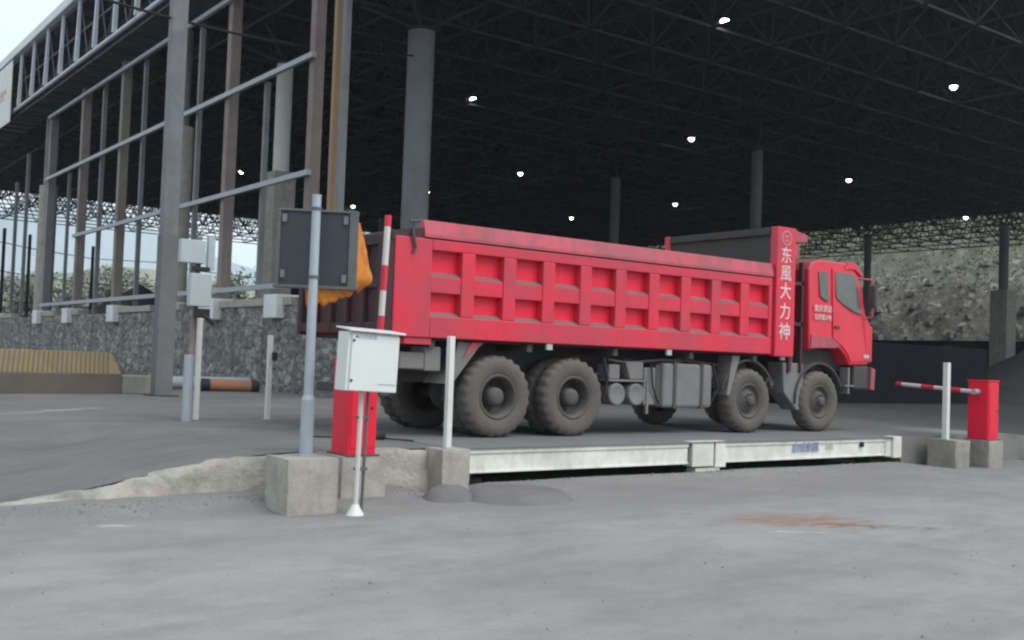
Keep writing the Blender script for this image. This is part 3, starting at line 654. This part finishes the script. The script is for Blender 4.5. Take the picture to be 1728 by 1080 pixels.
# equipment post on the far side of the ramp
t = thing('equipment_post', 'grey post carrying two pale boxes and a black camera by the column', 'equipment post', (5.50, 15.29, .48))
b = MB(); b.tube((5.50, 15.29, .46), (5.50, 15.29, 1.45), .075, 16); b.build('thick_pole', 'galv', t)
b = MB(); b.tube((5.53, 15.29, 1.45), (5.57, 15.29, 3.2), .045, 14); b.build('upper_pole', 'steelp', t)
b = MB(); b.box((5.72, 15.30, 2.72), (5.82, 15.40, 3.22)); b.build('side_channel', 'galv2', t)
b = MB(); b.box((5.40, 15.10, 2.16), (5.72, 15.24, 2.64)); b.build('lower_box', 'galv2', t, .01, label='white lower box')
b = MB(); b.box((5.25, 15.14, 2.79), (5.62, 15.26, 3.13)); b.build('upper_box', 'galv2', t, .01)
b = MB(); b.box((5.50, 15.12, 2.0), (5.72, 15.22, 2.13)); b.build('camera_housing', 'black', t, .01)
b = MB(); b.tube((5.60, 15.10, 2.04), (5.74, 15.02, 1.92), .035, 12); b.build('camera_lens', 'black', t)
b = MB(); b.box((5.44, 15.1, 2.68), (5.68, 15.2, 2.74)); b.build('box_clamp', 'black', t)
b = MB(); b.box((5.70, 15.52, .47), (5.77, 15.59, 2.0)); tag(b.build('white_post', 'white', None, .006), 'slim white post close behind the grey equipment post', 'post', 'slim white posts around the weighbridge')
# mound and lump of spilled material in front of the scale
def lump(name, label, cat, cx, cy, rx, ry, h, mat, seed=0, flat=1.0, zoff=-.01):
    b = MB(); nr, na = 10, 36; vs = [(cx, cy, zoff+h)]
    for i in range(1, nr+1):
        q = i/nr
        for j in range(na):
            a = 2*PI*j/na; k = 1+.12*nz(math.cos(a)*1.5, math.sin(a)*1.5, seed)
            zz = h*(1-q**(2*flat)) + h*.15*nz(math.cos(a)*q*3, math.sin(a)*q*3, seed+3)*(1-q)
            vs.append((cx+rx*q*k*math.cos(a), cy+ry*q*k*math.sin(a), zoff+zz))
    f = [(0, 1+j, 1+(j+1) % na) for j in range(na)]+[(1+(i-1)*na+j, 1+i*na+j, 1+i*na+(j+1) % na, 1+(i-1)*na+(j+1) % na) for i in range(1, nr) for j in range(na)]
    b.add(vs, f, True); return tag(b.build(name, mat), label, cat)
M['dustg'] = pm('caked_grey_dust', (.17, .165, .17), (.12, .117, .12), .6, 3, .95, bump=.4, bs=14)
lump('manhole_collar', 'low round dust covered concrete collar lying in front of the scale', 'manhole collar', 7.22, 9.46, .66, .60, .13, 'dustg', 1, 3.5)
lump('mud_lump', 'rounded lump of grey mud at the foot of the small concrete block', 'mud lump', 6.42, 9.66, .34, .26, .17, 'dustg', 5, 1.5)
b = MB(); b.path([(5.9, 12.2, .495), (6.3, 12.0, .495), (6.7, 11.7, .50), (6.95, 11.3, .495)], .011); b.tube((6.62, 11.74, .5), (6.74, 11.64, .53), .045, 8)
tag(b.build('cable', 'black'), 'black cable with a connector lying on the ground behind the truck', 'cable')

b = MB(); rg = random.Random(3)
for k in range(2600):
    if k % 3 == 0: x = rg.uniform(.5, 6.5); y = 10.1-abs(rg.gauss(0, .25)); 
    elif k % 3 == 1: x = rg.uniform(6.9, 16); y = 10.38-abs(rg.gauss(0, .35))
    else: x = rg.uniform(-1, 22); y = rg.uniform(2.5, 10)
    r_ = rg.uniform(.004, .012)*(2.0 if rg.random() < .04 else 1); z = hlow(x, y)
    v = [Vector((x+r_*rg.uniform(.7, 1.2)*math.cos(a), y+r_*rg.uniform(.7, 1.2)*math.sin(a), z-.002)) for a in (0, 1.3, 2.6, 3.8, 5.1)]
    b.add(v+[Vector((x, y, z+r_*rg.uniform(.5, 1)))], [(0, 1, 5), (1, 2, 5), (2, 3, 5), (3, 4, 5), (4, 0, 5)])
tag(b.build('loose_grit', 'dustg'), 'loose grey grit and crumbs of concrete scattered over the yard', 'grit', kind='stuff')

# ---------------------------------------------------------------- gabion wall with frame footings
GX = 11.9
ny, nzr = 620, 34; b = MB(); vs = []
Y0, Y1 = 21.8, 72.0
for i in range(ny+1):
    y = Y0+(Y1-Y0)*(i/ny)**1.25
    for j in range(nzr+1):
        z = .40+(2.76-.40)*j/nzr
        d = noise.voronoi(Vector((0, y*3.1, z*3.6)))[0]; dd = min(1, (d[1]-d[0])*2.2)
        vs.append((GX-.09*math.sqrt(dd)+.03*nz(0, y, z, 1.1), y, z))
fs = [(i*(nzr+1)+j, (i+1)*(nzr+1)+j, (i+1)*(nzr+1)+j+1, i*(nzr+1)+j+1) for i in range(ny) for j in range(nzr)]
b.add(vs, fs, False)
gw = thing('gabion_wall', 'long retaining wall of grey rubble stones under the open steel frame', 'stone wall', (GX, 24, .48))
Ms = bpy.data.materials.new('rubble_stone'); Ms.use_nodes = True; tt = Ms.node_tree; pb = tt.nodes['Principled BSDF']
g_ = nd(tt, 'ShaderNodeNewGeometry'); vv = nd(tt, 'ShaderNodeTexVoronoi'); vv.inputs['Scale'].default_value = 3.2; tt.links.new(g_.outputs['Position'], vv.inputs['Vector'])
hsv = nd(tt, 'ShaderNodeSeparateColor'); tt.links.new(vv.outputs['Color'], hsv.inputs[0])
c_ = mixc(tt, hsv.outputs[0], (.16, .158, .15), (.30, .295, .28)); c_ = mixc(tt, rng(tt, hsv.outputs[1], .9, .97), c_, (.36, .35, .34))
ve = nd(tt, 'ShaderNodeTexVoronoi'); ve.feature = 'DISTANCE_TO_EDGE'; ve.inputs['Scale'].default_value = 3.2; tt.links.new(g_.outputs['Position'], ve.inputs['Vector'])
c_ = mixc(tt, rng(tt, ve.outputs['Distance'], .0, .12, .6, 0), c_, (.06, .06, .06))
tt.links.new(c_, pb.inputs['Base Color']); pb.inputs['Roughness'].default_value = .95
b.build('stone_face', Ms, gw)
b = MB(); b.box((GX-.02, Y0, .38), (12.9, Y1, 2.76)); b.build('wall_core', 'concd', gw)
b = MB()
for i in range(24):
    y = 23+i*2.1; b.tube((GX-.12, y, .45), (GX-.12, y, 2.76), .012, 5)
b.build('wire_mesh', 'cold', gw)
# footings on top
foots = [62.2, 52.0, 44.0, 37.6, 31.9, 27.3, 25.2]
foots = [(66, 0), (57, 0), (51, 0), (44.4, 0), (38.2, 1), (31.6, 1), (29.7, 2), (24.9, 1)]
wh = ['farthest', 'second farthest', 'third farthest', 'fourth farthest', 'white concrete footing left of the grey steel column on the stone wall', 'white concrete footing with long beam right of the equipment post on the stone wall', '', 'white concrete footing nearest the display screen on the stone wall']
k = 0
lab = ['white concrete footing at the very left end of the stone wall', 'small white footing second from the left end of the stone wall', 'small white footing third from the left end of the stone wall', 'white footing above the right end of the tan panel', 'white footing beside the foot of the grey steel column', 'white footing with long pale beam right of the equipment post', 'large white footing behind the display screen on the wall']
for y, ln, lb in ((62.5, 4, lab[0]), (53.0, 3, lab[1]), (47.6, 1.5, lab[2]), (41.0, 4.6, lab[3]), (35.2, 1.4, lab[4]), (30.9, 4.2, lab[5]), (26.4, 1.0, lab[6])):
    t = thing('frame_footing', lb, 'footing', (GX, y, 2.76), 'white footings on top of the stone wall')
    b = MB(); b.box((GX-.30, y-.42, 2.42), (GX+.4, y+.42, 3.05)); b.build('footing_block', 'eave', t, .02)
    b = MB(); b.box((GX-.12, y-ln*.9, 2.765), (GX+.35, y-.425, 2.98)); b.build('beam', 'conc', t, .015)

# terrace of fill behind the wall, coal on it
def hter(x, y): return 2.70+.25*nz(x, y, 0, .2)
M['terr'] = pm('coal_fill', (.07, .07, .072), (.03, .032, .036), .8, .4, .95, bump=.5, bs=4)
grid('terrace', [12.6+i*1.4 for i in range(20)], [22+i*2 for i in range(60)], hter, 'terr')
b = MB(); b.box((12.6, 21.8, .4), (39.2, 22.0, 2.6)); b.box((39.0, 22.0, .4), (39.2, 140, 2.55)); b.build('terrace_edge', 'wallb', kind='structure')
def pile(label, cx, cy, rx, ry, h, z0, mat='coal', seed=0):
    b = MB(); nr, na = 16, 48; vs = []
    for i in range(nr+1):
        q = i/nr
        for j in range(na):
            a = 2*PI*j/na; k = 1+.18*nz(math.cos(a), math.sin(a), seed)
            x = cx+rx*q*k*math.cos(a); y = cy+ry*q*k*math.sin(a)
            vs.append((x, y, z0+h*(1-q)**1.05*(1+.0*q)+.25*nz(x, y, seed, .8)*(q if q < .95 else 0)-.1*(q > .99)))
    b.add(vs, [(i*na+j, (i+1)*na+j, (i+1)*na+(j+1) % na, i*na+(j+1) % na) for i in range(nr) for j in range(na)], True)
    return tag(b.build('coal_pile', mat), label, 'coal pile', 'heaps of coal stored under and beyond the shed')
pile('dark coal heap on the terrace right of the grey steel column', 29, 62, 7.5, 6, 3.6, 2.6, seed=2)
pile('low dark coal heap seen left of the grey steel column', 19.5, 63, 4.5, 5, 2.6, 2.6, 'coalg', seed=4)
pile('big grey coal heap rising at the right edge behind the barrier', 50.5, 22.6, 8.2, 7, 4.4, .45, 'coalg', seed=6)
pile('black coal bank spread along the foot of the far retaining wall', 64.5, 44, 5.5, 17, 3.4, .45, seed=8)
pile('small black coal mound in front of the far retaining wall behind the truck cab', 57, 49, 6, 7, 1.9, .45, seed=12)

# ---------------------------------------------------------------- leaning tan panel, rolls, steel column at left
t = thing('tan_barrier', 'low tan ribbed panel on a brown base in front of the stone wall', 'barrier wall', (4.5, 23.5, .48))
d = Vector((1, .24, 0)).normalized(); nrm = Vector((-d.y, d.x, 0)); Q = Matrix(((d.x, nrm.x, 0, 7.15), (d.y, nrm.y, 0, 24.05), (0, 0, 1, .46), (0, 0, 0, 1)))
b = MB(); b.box((-7, 0, 0), (0, .9, .46), Q); b.build('base', 'brown', t, .02)
b = MB(); b.add([Q @ Vector(p) for p in ((-7, .05, .462), (0, .05, .462), (-.02, .5, .92), (-7, .5, .96), (-7, .62, .96), (-.02, .62, .92), (0, .62, .462), (-7, .62, .462))], [(0,1,2,3),(3,2,5,4),(4,5,6,7),(0,3,4,7),(1,6,5,2)]); b.build('sloping_panel', 'tan', t)
b = MB()
for i in range(64):
    x = -6.95+i*.105
    b.add([Q @ Vector(p) for p in ((x, .045, .47), (x+.03, .045, .47), (x+.26, .475, .905), (x+.23, .475, .905), (x, .037, .478), (x+.03, .037, .478), (x+.26, .467, .913), (x+.23, .467, .913))], [(4,5,6,7),(0,4,7,3),(1,2,6,5),(0,1,5,4),(3,7,6,2)])
M['tan2'] = pm('tan_rib', (.14, .11, .07), (.11, .09, .06), .5, 2, .9)
b.build('ribs', 'tan2', t)
b = MB(); b.box((.04, .05, 0), (.78, .7, .42), Q); tag(b.build('stone_block', 'colc', None, .03), 'squared grey block between the tan panel and the steel column', 'stone block')
t = thing('steel_column', 'tall grey steel column rising past the roof edge, dark at its foot', 'column', (7.72, 23.1, .48))
b = MB(); b.box((7.53, 22.93, .46), (7.91, 23.27, 4.0)); b.build('lower_shaft', 'cold', t, .02)
b = MB(); b.box((7.56, 22.96, 4.0), (7.88, 23.24, 14.5)); b.box((7.545, 22.955, 4), (7.60, 23.245, 14.5)); b.build('upper_shaft', 'steel', t, .01)
b = MB(); b.box((7.42, 22.82, .44), (8.02, 23.38, .50)); b.build('base_plate', 'black', t)
b = MB(); b.tube((8.35, 26.6, .66), (11.3, 26.9, .66), .16, 16); tag(b.build('pipe', 'blue'), 'pale blue pipe lying at the foot of the stone wall', 'pipe')
t = thing('orange_roll', 'orange roll with black ends lying at the foot of the stone wall', 'roll', (10.4, 25.9, .48))
b = MB(); b.tube((9.85, 25.85, .64), (10.85, 25.65, .62), .15, 18); b.build('roll_body', 'orangew', t)
for p, q in (((9.65, 25.89, .64), (9.845, 25.85, .64)), ((10.855, 25.65, .62), (11.05, 25.61, .62))):
    b = MB(); b.tube(p, q, .165, 16, .15); b.build('roll_end', 'black', t)

# ---------------------------------------------------------------- the coal shed
RX0, RX1, RY0, RY1, ZB, ZT = 11.15, 86.7, 15.2, 105.5, 12.75, 15.25
sh = thing('coal_shed', 'vast open sided coal storage shed with dark lattice roof on tall columns', 'shed', (RX0, RY0, .48))
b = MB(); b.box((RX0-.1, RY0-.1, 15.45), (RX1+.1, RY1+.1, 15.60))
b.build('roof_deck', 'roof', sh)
nx, nyb = 26, 31; dx = (RX1-RX0)/nx; dy = (RY1-RY0)/nyb; b = MB()
def seg(p, q, r): b.tube(p, q, r, 4, smooth=False)
for j in range(nyb+1):
    for i in range(nx): seg((RX0+i*dx, RY0+j*dy, ZB), (RX0+(i+1)*dx, RY0+j*dy, ZB), .06)
for i in range(nx+1):
    for j in range(nyb): seg((RX0+i*dx, RY0+j*dy, ZB), (RX0+i*dx, RY0+(j+1)*dy, ZB), .06)
for j in range(nyb):
    for i in range(nx):
        c = (RX0+(i+.5)*dx, RY0+(j+.5)*dy, ZT)
        for (a, e) in ((0,0),(1,0),(0,1),(1,1)): seg(c, (RX0+(i+a)*dx, RY0+(j+e)*dy, ZB), .045)
        if i < nx-1: seg(c, (c[0]+dx, c[1], ZT), .06)
        if j < nyb-1: seg(c, (c[0], c[1]+dy, ZT), .06)
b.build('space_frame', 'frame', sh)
b = MB(); y = RY0
while y < RY1: b.box((RX0, y, 15.30), (RX1, y+.12, 15.44)); y += 1.5
b.build('purlins', 'frame', sh)
# left eave: white gutter on top, dark sheet standing in for under-roof shade, pale ribs and lower rail
b = MB(); b.box((RX0-.35, RY0-.1, 15.62), (RX0+.3, RY1, 16.05)); b.build('gutter', 'eave', sh, .03)
b = MB(); y = RY0
while y < RY1-2.7:
    b.tube((RX0-.02, y, 13.0), (RX0-.02, y+1.31, 15.5), .035, 4); b.tube((RX0-.02, y+1.31, 15.5), (RX0-.02, y+2.62, 13.0), .035, 4); y += 2.62
b.tube((RX0-.02, RY0, 14.3), (RX0-.02, RY1, 14.3), .04, 4); b.build('eave_truss', 'frame2', sh)
b = MB(); b.box((RX0+1.6, RY0, 13.3), (RX0+1.63, RY1, 15.40)); b.build('eave_shade_sheet', 'eaveshade', sh)  # stands in for the shade seen through the open truss
b = MB(); b.tube((RX0-.16, RY0, 12.97), (RX0-.16, RY1, 12.97), .085, 8); b.build('lower_rail', 'rib', sh)
y = RY0+1
kk = 0
while y < 76:
    b = MB(); b.prism([(RX0-.28, 13.05), (RX0-.11, 13.05), (RX0-.11, 15.6), (RX0-.20, 15.6)], 1, y, y+.15); b.build('eave_rib', 'rib', sh); y += 2.62
b = MB(); b.box((RX0-.42, 56.4, 12.35), (RX0-.38, 61.0, 15.4)); bo = b.build('banner', 'white', sh, label='white banner with faint red writing at the far end of the eave')
t_ = text('安全生产', 1.0, 'fadep', bo, 'lettering', (RX0-.425, 58.7, 13.9), rot=(PI/2, 0, -PI/2)); t_.scale = (.62, .62, 1)
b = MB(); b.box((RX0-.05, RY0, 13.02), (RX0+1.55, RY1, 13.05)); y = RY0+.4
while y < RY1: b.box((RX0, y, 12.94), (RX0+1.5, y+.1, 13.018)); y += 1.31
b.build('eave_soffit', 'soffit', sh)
# frame wall along the left side
FX = 12.1
def px_y(x, y, X):          # where the picture's post stands along the frame wall (used only to space the posts)
    d = F+(x-864)/1783.69*rr-(y-540)/1783.69*uu; return X/d.x*d.y
posts = [(22,450,.16,'steel',10.0),(42,400,.16,'steel',11.2),(90,250,.34,'steel',12.2),(110,450,.13,'steel',9.2),(139,330,.34,'steelp',12.6),(171,300,.16,'steel',12.3),
         (206,300,.32,'tanp',12.6),(241,250,.15,'steel',12.2),(336,200,.15,'steel',12.2),(390,200,.32,'steelp',13),(447,250,.14,'steel',9.2),
         (531,200,.30,'steelp',13),(563,250,.17,'rust',13),(577,250,.16,'steel',13)]
for (x, y, wd, mt, zt) in posts:
    Y = px_y(x, y, FX); b = MB()
    b.box((FX-wd/2, Y-wd/2, 2.76), (FX+wd/2, Y+wd/2, zt)); b.build('frame_post', mt, sh, .01 if wd > .2 else 0)
for z, ya, yb in ((12.2, 24.9, 53.2), (9.25, 24.9, 53.2), (6.18, 24.9, 47.8), (3.30, 26.4, 53.0)):
    b = MB(); b.box((FX-.30, ya, z-.07), (FX-.18, yb, z+.07)); b.build('frame_rail', 'rail', sh)
for (x, y) in ((78, 400), (300, 350)):
    Y = px_y(x, y, FX+.3); b = MB(); b.tube((FX+.3, Y, 2.6), (FX+.3, Y, 9.2), .42, 20); b.build('pedestal', 'conc', sh)
    b = MB(); b.tube((FX+.3, Y, 9.2), (FX+.3, Y, 12.6), .25, 16); b.build('column', 'steel', sh)
# round columns with branching struts at the head
def column(x, y, r, ped=None, mat='colc', z0=.4, top=12.0, pmat='colc', pr=.45):
    b = MB(); b.tube((x, y, ped or z0), (x, y, top-.15), r, 28); o = b.build('column', mat, sh)
    if ped: b = MB(); b.box((x-pr, y-pr, z0), (x+pr, y+pr, ped)); b.build('pedestal', pmat, o, .04)
    b = MB(); b.box((x-r*.8, y-r*.8, top-.15), (x+r*.8, y+r*.8, top-.05))
    for sx in (-1, 1):
        for sy in (-1, 1): b.tube((x, y, top-.1), (x+sx*1.45, y+sy*1.45, ZB), .06, 6)
    b.build('strut', 'frame', o)
column(15.73, 35.35, .29, 7.95, z0=2.4, pr=.42, mat='white', pmat='conc')
column(17.33, 28.64, .43, mat='colb', z0=.4)
column(38.95, 33.25, .26, mat='cold'); column(39.5, 43.8, .26, mat='cold'); column(39.5, 70, .26, mat='cold')
column(68.2, 36.9, .30, 7.3, mat='cold', pr=.6, pmat='conc', top=11.8); column(68.2, 47.4, .26, 4.5, mat='cold', pr=.5, pmat='cold', top=11.8)
column(68.2, 60, .30, 4.5, mat='cold', pr=.5, pmat='cold', top=11.8); column(39, 22.5, .3, mat='cold') if False else None
# hanging lamps on their grid
lampl = {(26, 23.76):'brightest roof lamp near the top of the picture', (26, 38.4):'roof lamp just right of the thick round column', (38.65, 23.1):'roof lamp near the upper right corner of the shed',
 (38.65, 37.3):'roof lamp high above the middle of the truck body', (38.8, 51.8):'roof lamp above the rear half of the truck body', (53.5, 38.6):'roof lamp above the truck headboard',
 (53.8, 53.3):'roof lamp between the two slender dark columns', (53.8, 64.8):'small roof lamp left of the slender columns', (38.7, 73.2):'small roof lamp above the display screen',
 (26.2, 65):'small roof lamp left of the pale round column', (38.9, 62.7):'small roof lamp right behind the thick round column', (71.7, 41.7):'small roof lamp beside the far right column head'}
def lamp0():
    t = thing('hanging_lamp', '', 'lamp', (0, 0, 13.0), 'lamps hanging from the shed roof')
    b = MB(); b.tube((0, 0, 13.12), (0, 0, 13.9), .015, 6); b.build('stem', 'frame', t)
    b = MB(); b.lathe([(0, .19), (.04, .20), (.12, .13), (.20, .08), (.21, 0)], (0, 0, 13.02), (0, 0, 1), 20); b.build('housing', 'frame', t)
    b = MB(); b.lathe([(0, .0), (.02, .07), (.07, .12), (.15, .14)], (0, 0, 12.87), (0, 0, 1), 20); b.build('glass', 'lampg', t)
    return t
L0 = lamp0()
for i, ((x, y), lb) in enumerate(lampl.items()):
    o = L0 if i == 0 else copy_tree(L0); o.location = (x, y, 13.0); o['label'] = lb

# far retaining wall and the hillside on the right
b = MB(); b.box((70.0, 26, .3), (70.6, 62.5, 4.0)); b.box((70.0, 62.5, .3), (70.6, 130, 4.1)); tag(b.build('retaining_wall', 'wallb'), 'black coal stained retaining wall below the hillside on the right', 'wall')
def hhill(x, y):
    q = (x-85); return 3.9+.1*nz(x, y, 0, .5)+max(0, q)*.62+2.0*sm(0, 7, q)+1.8*nz(x, y, 0, .12)*sm(0, 5, q)+.9*nz(x, y, 3, .45)*sm(0, 4, q)+.4*nz(x, y, 5, 1.3)*sm(0, 2, q)
Mh = bpy.data.materials.new('rocky_hillside'); Mh.use_nodes = True; t = Mh.node_tree; pb = t.nodes['Principled BSDF']
g_ = nd(t, 'ShaderNodeNewGeometry'); P = g_.outputs['Position']; sx = nd(t, 'ShaderNodeSeparateXYZ'); t.links.new(P, sx.inputs[0])
vv = nd(t, 'ShaderNodeTexVoronoi'); vv.inputs['Scale'].default_value = 1.9; t.links.new(P, vv.inputs['Vector']); hsv = nd(t, 'ShaderNodeSeparateColor'); t.links.new(vv.outputs['Color'], hsv.inputs[0])
rock = mixc(t, hsv.outputs[0], (.15, .14, .145), (.34, .315, .285)); rock = mixc(t, rng(t, noi(t, P, .6, 8, .75), .42, .6), rock, (.15, .145, .115))
rock = mixc(t, rng(t, hsv.outputs[1], .88, .95), rock, (.42, .38, .34))
grass = mixc(t, rng(t, noi(t, P, .5, 8, .7), .35, .65), (.20, .20, .15), (.09, .12, .07))
hgt = mth(t, 'ADD', sx.outputs[2], rng(t, noi(t, P, .18, 8, .65), .3, .7, -5, 5))
cc = mixc(t, rng(t, hgt, 9, 14), rock, grass); t.links.new(cc, pb.inputs['Base Color']); pb.inputs['Roughness'].default_value = .95
bn = nd(t, 'ShaderNodeBump'); bn.inputs['Strength'].default_value = .8; bn.inputs['Distance'].default_value = .3; t.links.new(noi(t, P, 1.5, 8, .7), bn.inputs['Height']); t.links.new(bn.outputs[0], pb.inputs['Normal'])
grid('hillside', [70.6+i*.6 for i in range(100)], [20+i*.9 for i in range(150)], hhill, Mh)
def leafmat(name, a, bb, c):
    Mm = bpy.data.materials.new(name); Mm.use_nodes = True; t = Mm.node_tree; pb = t.nodes['Principled BSDF']
    g = nd(t, 'ShaderNodeNewGeometry'); P = g.outputs['Position']
    x = mixc(t, rng(t, noi(t, P, .35, 4, .6), .38, .62), a, bb); x = mixc(t, rng(t, g.outputs['Random Per Island'], .6, 1, 0, .8), x, c)
    t.links.new(x, pb.inputs['Base Color']); pb.inputs['Roughness'].default_value = .8; return Mm
lm1 = leafmat('scrub_leaves', (.08, .13, .06), (.21, .22, .14), (.32, .31, .23))
b = MB()
def leafquad(b, p, s, tilt=1.0):
    n = Vector((random.gauss(0, 1), random.gauss(0, 1), random.gauss(.4, 1))).normalized(); a = n.orthogonal().normalized(); a = Matrix.Rotation(random.random()*6.28, 3, n) @ a; c = n.cross(a)
    l = s*(.7+random.random()*.8); wd = l*.5
    b.add([p-a*l, p+c*wd, p+a*l, p-c*wd], [(0, 1, 2, 3)])
for k in range(5200):
    y = random.uniform(26, 120); x = 87+random.random()**.8*34
    if hhill(x, y)+5*nz(x, y, 9, .12) < 5.5+random.random()*7: continue
    s = random.uniform(.2, .6); z = hhill(x, y)
    for q in range(9):
        leafquad(b, Vector((x+random.gauss(0, s), y+random.gauss(0, s), z+abs(random.gauss(0, s*.8)))), .14)
tag(b.build('hillside_scrub', lm1), 'green and olive scrub covering the upper hillside beyond the shed', 'scrub', kind='stuff')
b = MB()
for k in range(2600):
    y = random.uniform(26, 90); x = 85.5+random.random()*20; s = random.uniform(.08, .16)+.5*random.random()**6; z = hhill(x, y)
    n = 7; top = [(x+s*math.cos(a)*random.uniform(.4, .8), y+s*math.sin(a)*random.uniform(.4, .8), z+s*random.uniform(.15, .6)) for a in [i*2*PI/n for i in range(n)]]
    bot = [(x+s*math.cos(a)*random.uniform(.8, 1.2), y+s*math.sin(a)*random.uniform(.8, 1.2), z-.3) for a in [i*2*PI/n for i in range(n)]]
    b.add(top+bot, [tuple(range(n))]+[(i, (i+1) % n, n+(i+1) % n, n+i) for i in range(n)])
M['rocks'] = pm('loose_rock', (.25, .24, .22), (.17, .165, .155), .8, .6, .95, bump=.6, bs=4)
tag(b.build('loose_rocks', 'rocks'), 'loose grey rocks scattered over the lower hillside', 'rocks', kind='stuff')

# ---------------------------------------------------------------- far left background
M['farhill'] = pm('distant_hill_haze_blue', (.38, .45, .50), (.32, .38, .42), .8, .02, .95, bump=0)  # haze of distance is put into the hill's blue colour
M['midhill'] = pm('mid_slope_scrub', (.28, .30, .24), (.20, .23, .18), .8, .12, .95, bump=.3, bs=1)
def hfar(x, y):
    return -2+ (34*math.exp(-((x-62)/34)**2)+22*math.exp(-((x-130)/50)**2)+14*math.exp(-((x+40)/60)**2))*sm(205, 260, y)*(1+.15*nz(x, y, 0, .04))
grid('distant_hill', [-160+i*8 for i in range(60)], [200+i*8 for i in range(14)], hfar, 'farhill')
def hmid(x, y): return .3+10.5*sm(110, 150, y)*(.45+.6*sm(20, 42, x))*(1+.2*nz(x, y, 0, .06))+.5*nz(x, y, 0, .3)
grid('mid_slope', [-40+i*3 for i in range(50)], [112+i*3 for i in range(28)], hmid, 'midhill')
lm2 = leafmat('tree_leaves_hazed', (.25, .29, .23), (.33, .36, .30), (.40, .42, .36))  # greens paled so the leaf colour itself carries the haze
def tree(x, y, z, h, r, label):
    t = thing('tree', label, 'tree', (x, y, z), 'trees beyond the far end of the shed')
    b = MB(); b.tube((x, y, z), (x+.2, y, z+h*.5), .22, 8, .14)
    for a in range(5): b.tube((x+.2, y, z+h*(.35+.05*a)), (x+math.cos(a*1.3)*r*.6, y+math.sin(a*1.3)*r*.6, z+h*.75), .10, 6, .04)
    b.build('trunk', 'bark', t); b = MB()
    cl = [(Vector((x+random.gauss(0, r*.45), y+random.gauss(0, r*.45), z+h*random.uniform(.35, .95))), r*random.uniform(.25, .5)) for _ in range(24)]
    for c, q in cl:
        for _ in range(90): leafquad(b, c+Vector((random.gauss(0, q*.5), random.gauss(0, q*.5), random.gauss(0, q*.4))), .24)
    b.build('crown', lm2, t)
for i, (x, y, h, r, lb) in enumerate(((25.5, 122, 7.5, 3.2, 'leafy tree left of the first dark fence post'), (29.8, 124, 7, 3.8, 'broad green tree below the distant bluish hill'), (34.5, 121, 7.5, 3.6, 'pale green tree left of the grey steel column'),
      (40, 118, 8, 3.6, 'green tree just right of the grey steel column'), (45.5, 116, 10, 4, 'tall tree beside the pale round column'), (37.5, 128, 6.5, 3, 'small tree behind the dark coal heap'))):
    tree(x, y, hmid(x, y)-.2, h, r, lb)
t = thing('wire_fence', 'black post and wire fence on the terrace behind the stone wall', 'fence', (20, 84, 2.7))
for (x, y) in ((15.3, 80), (17.6, 83), (23.4, 88), (28.6, 86), (33, 92)):
    b = MB(); b.box((x-.10, y-.10, 2.5), (x+.10, y+.10, 9.4)); b.build('fence_post', 'black', t)
b = MB()
for z in (4.4, 6.4, 8.4): b.path([(8, 76, z), (15.3, 80, z), (17.6, 83, z), (23.4, 88, z), (28.6, 86, z), (33, 92, z), (44, 96, z)], .04, 4)
b.build('fence_wire', 'black', t)
# slack cable crossing in front of the frame
def at(x, y, dep): d = F+(x-864)/1783.69*rr-(y-540)/1783.69*uu; return Vector((0, 0, EYE))+d*dep
p0 = at(60, -35, 20); p1 = Vector((16.95, 28.5, 11.0)); b = MB(); pts = []
for i in range(25):
    q = i/24; p = p0.lerp(p1, q); p.z -= .35*math.sin(q*PI); pts.append(p)
b.path(pts, .03, 6); tag(b.build('overhead_cable', 'black'), 'slack black overhead cable crossing in front of the tall posts', 'cable')

# thin dusty air over the coal yard, added to lift the dark interior
Mz = bpy.data.materials.new('dusty_air'); Mz.use_nodes = True; t = Mz.node_tree; t.nodes.remove(t.nodes['Principled BSDF'])
pv = t.nodes.new('ShaderNodeVolumePrincipled'); pv.inputs['Color'].default_value = (.86, .90, .96, 1); pv.inputs['Density'].default_value = .0004; pv.inputs['Anisotropy'].default_value = .3
t.links.new(pv.outputs[0], t.nodes['Material Output'].inputs['Volume'])
b = MB(); b.box((-700, -400, -3), (1000, 1300, 60)); hz = b.build('haze', Mz); tag(hz, 'thin pale dusty air filling the yard and shed', 'haze', kind='stuff')
S.cycles.volume_bounces = 1
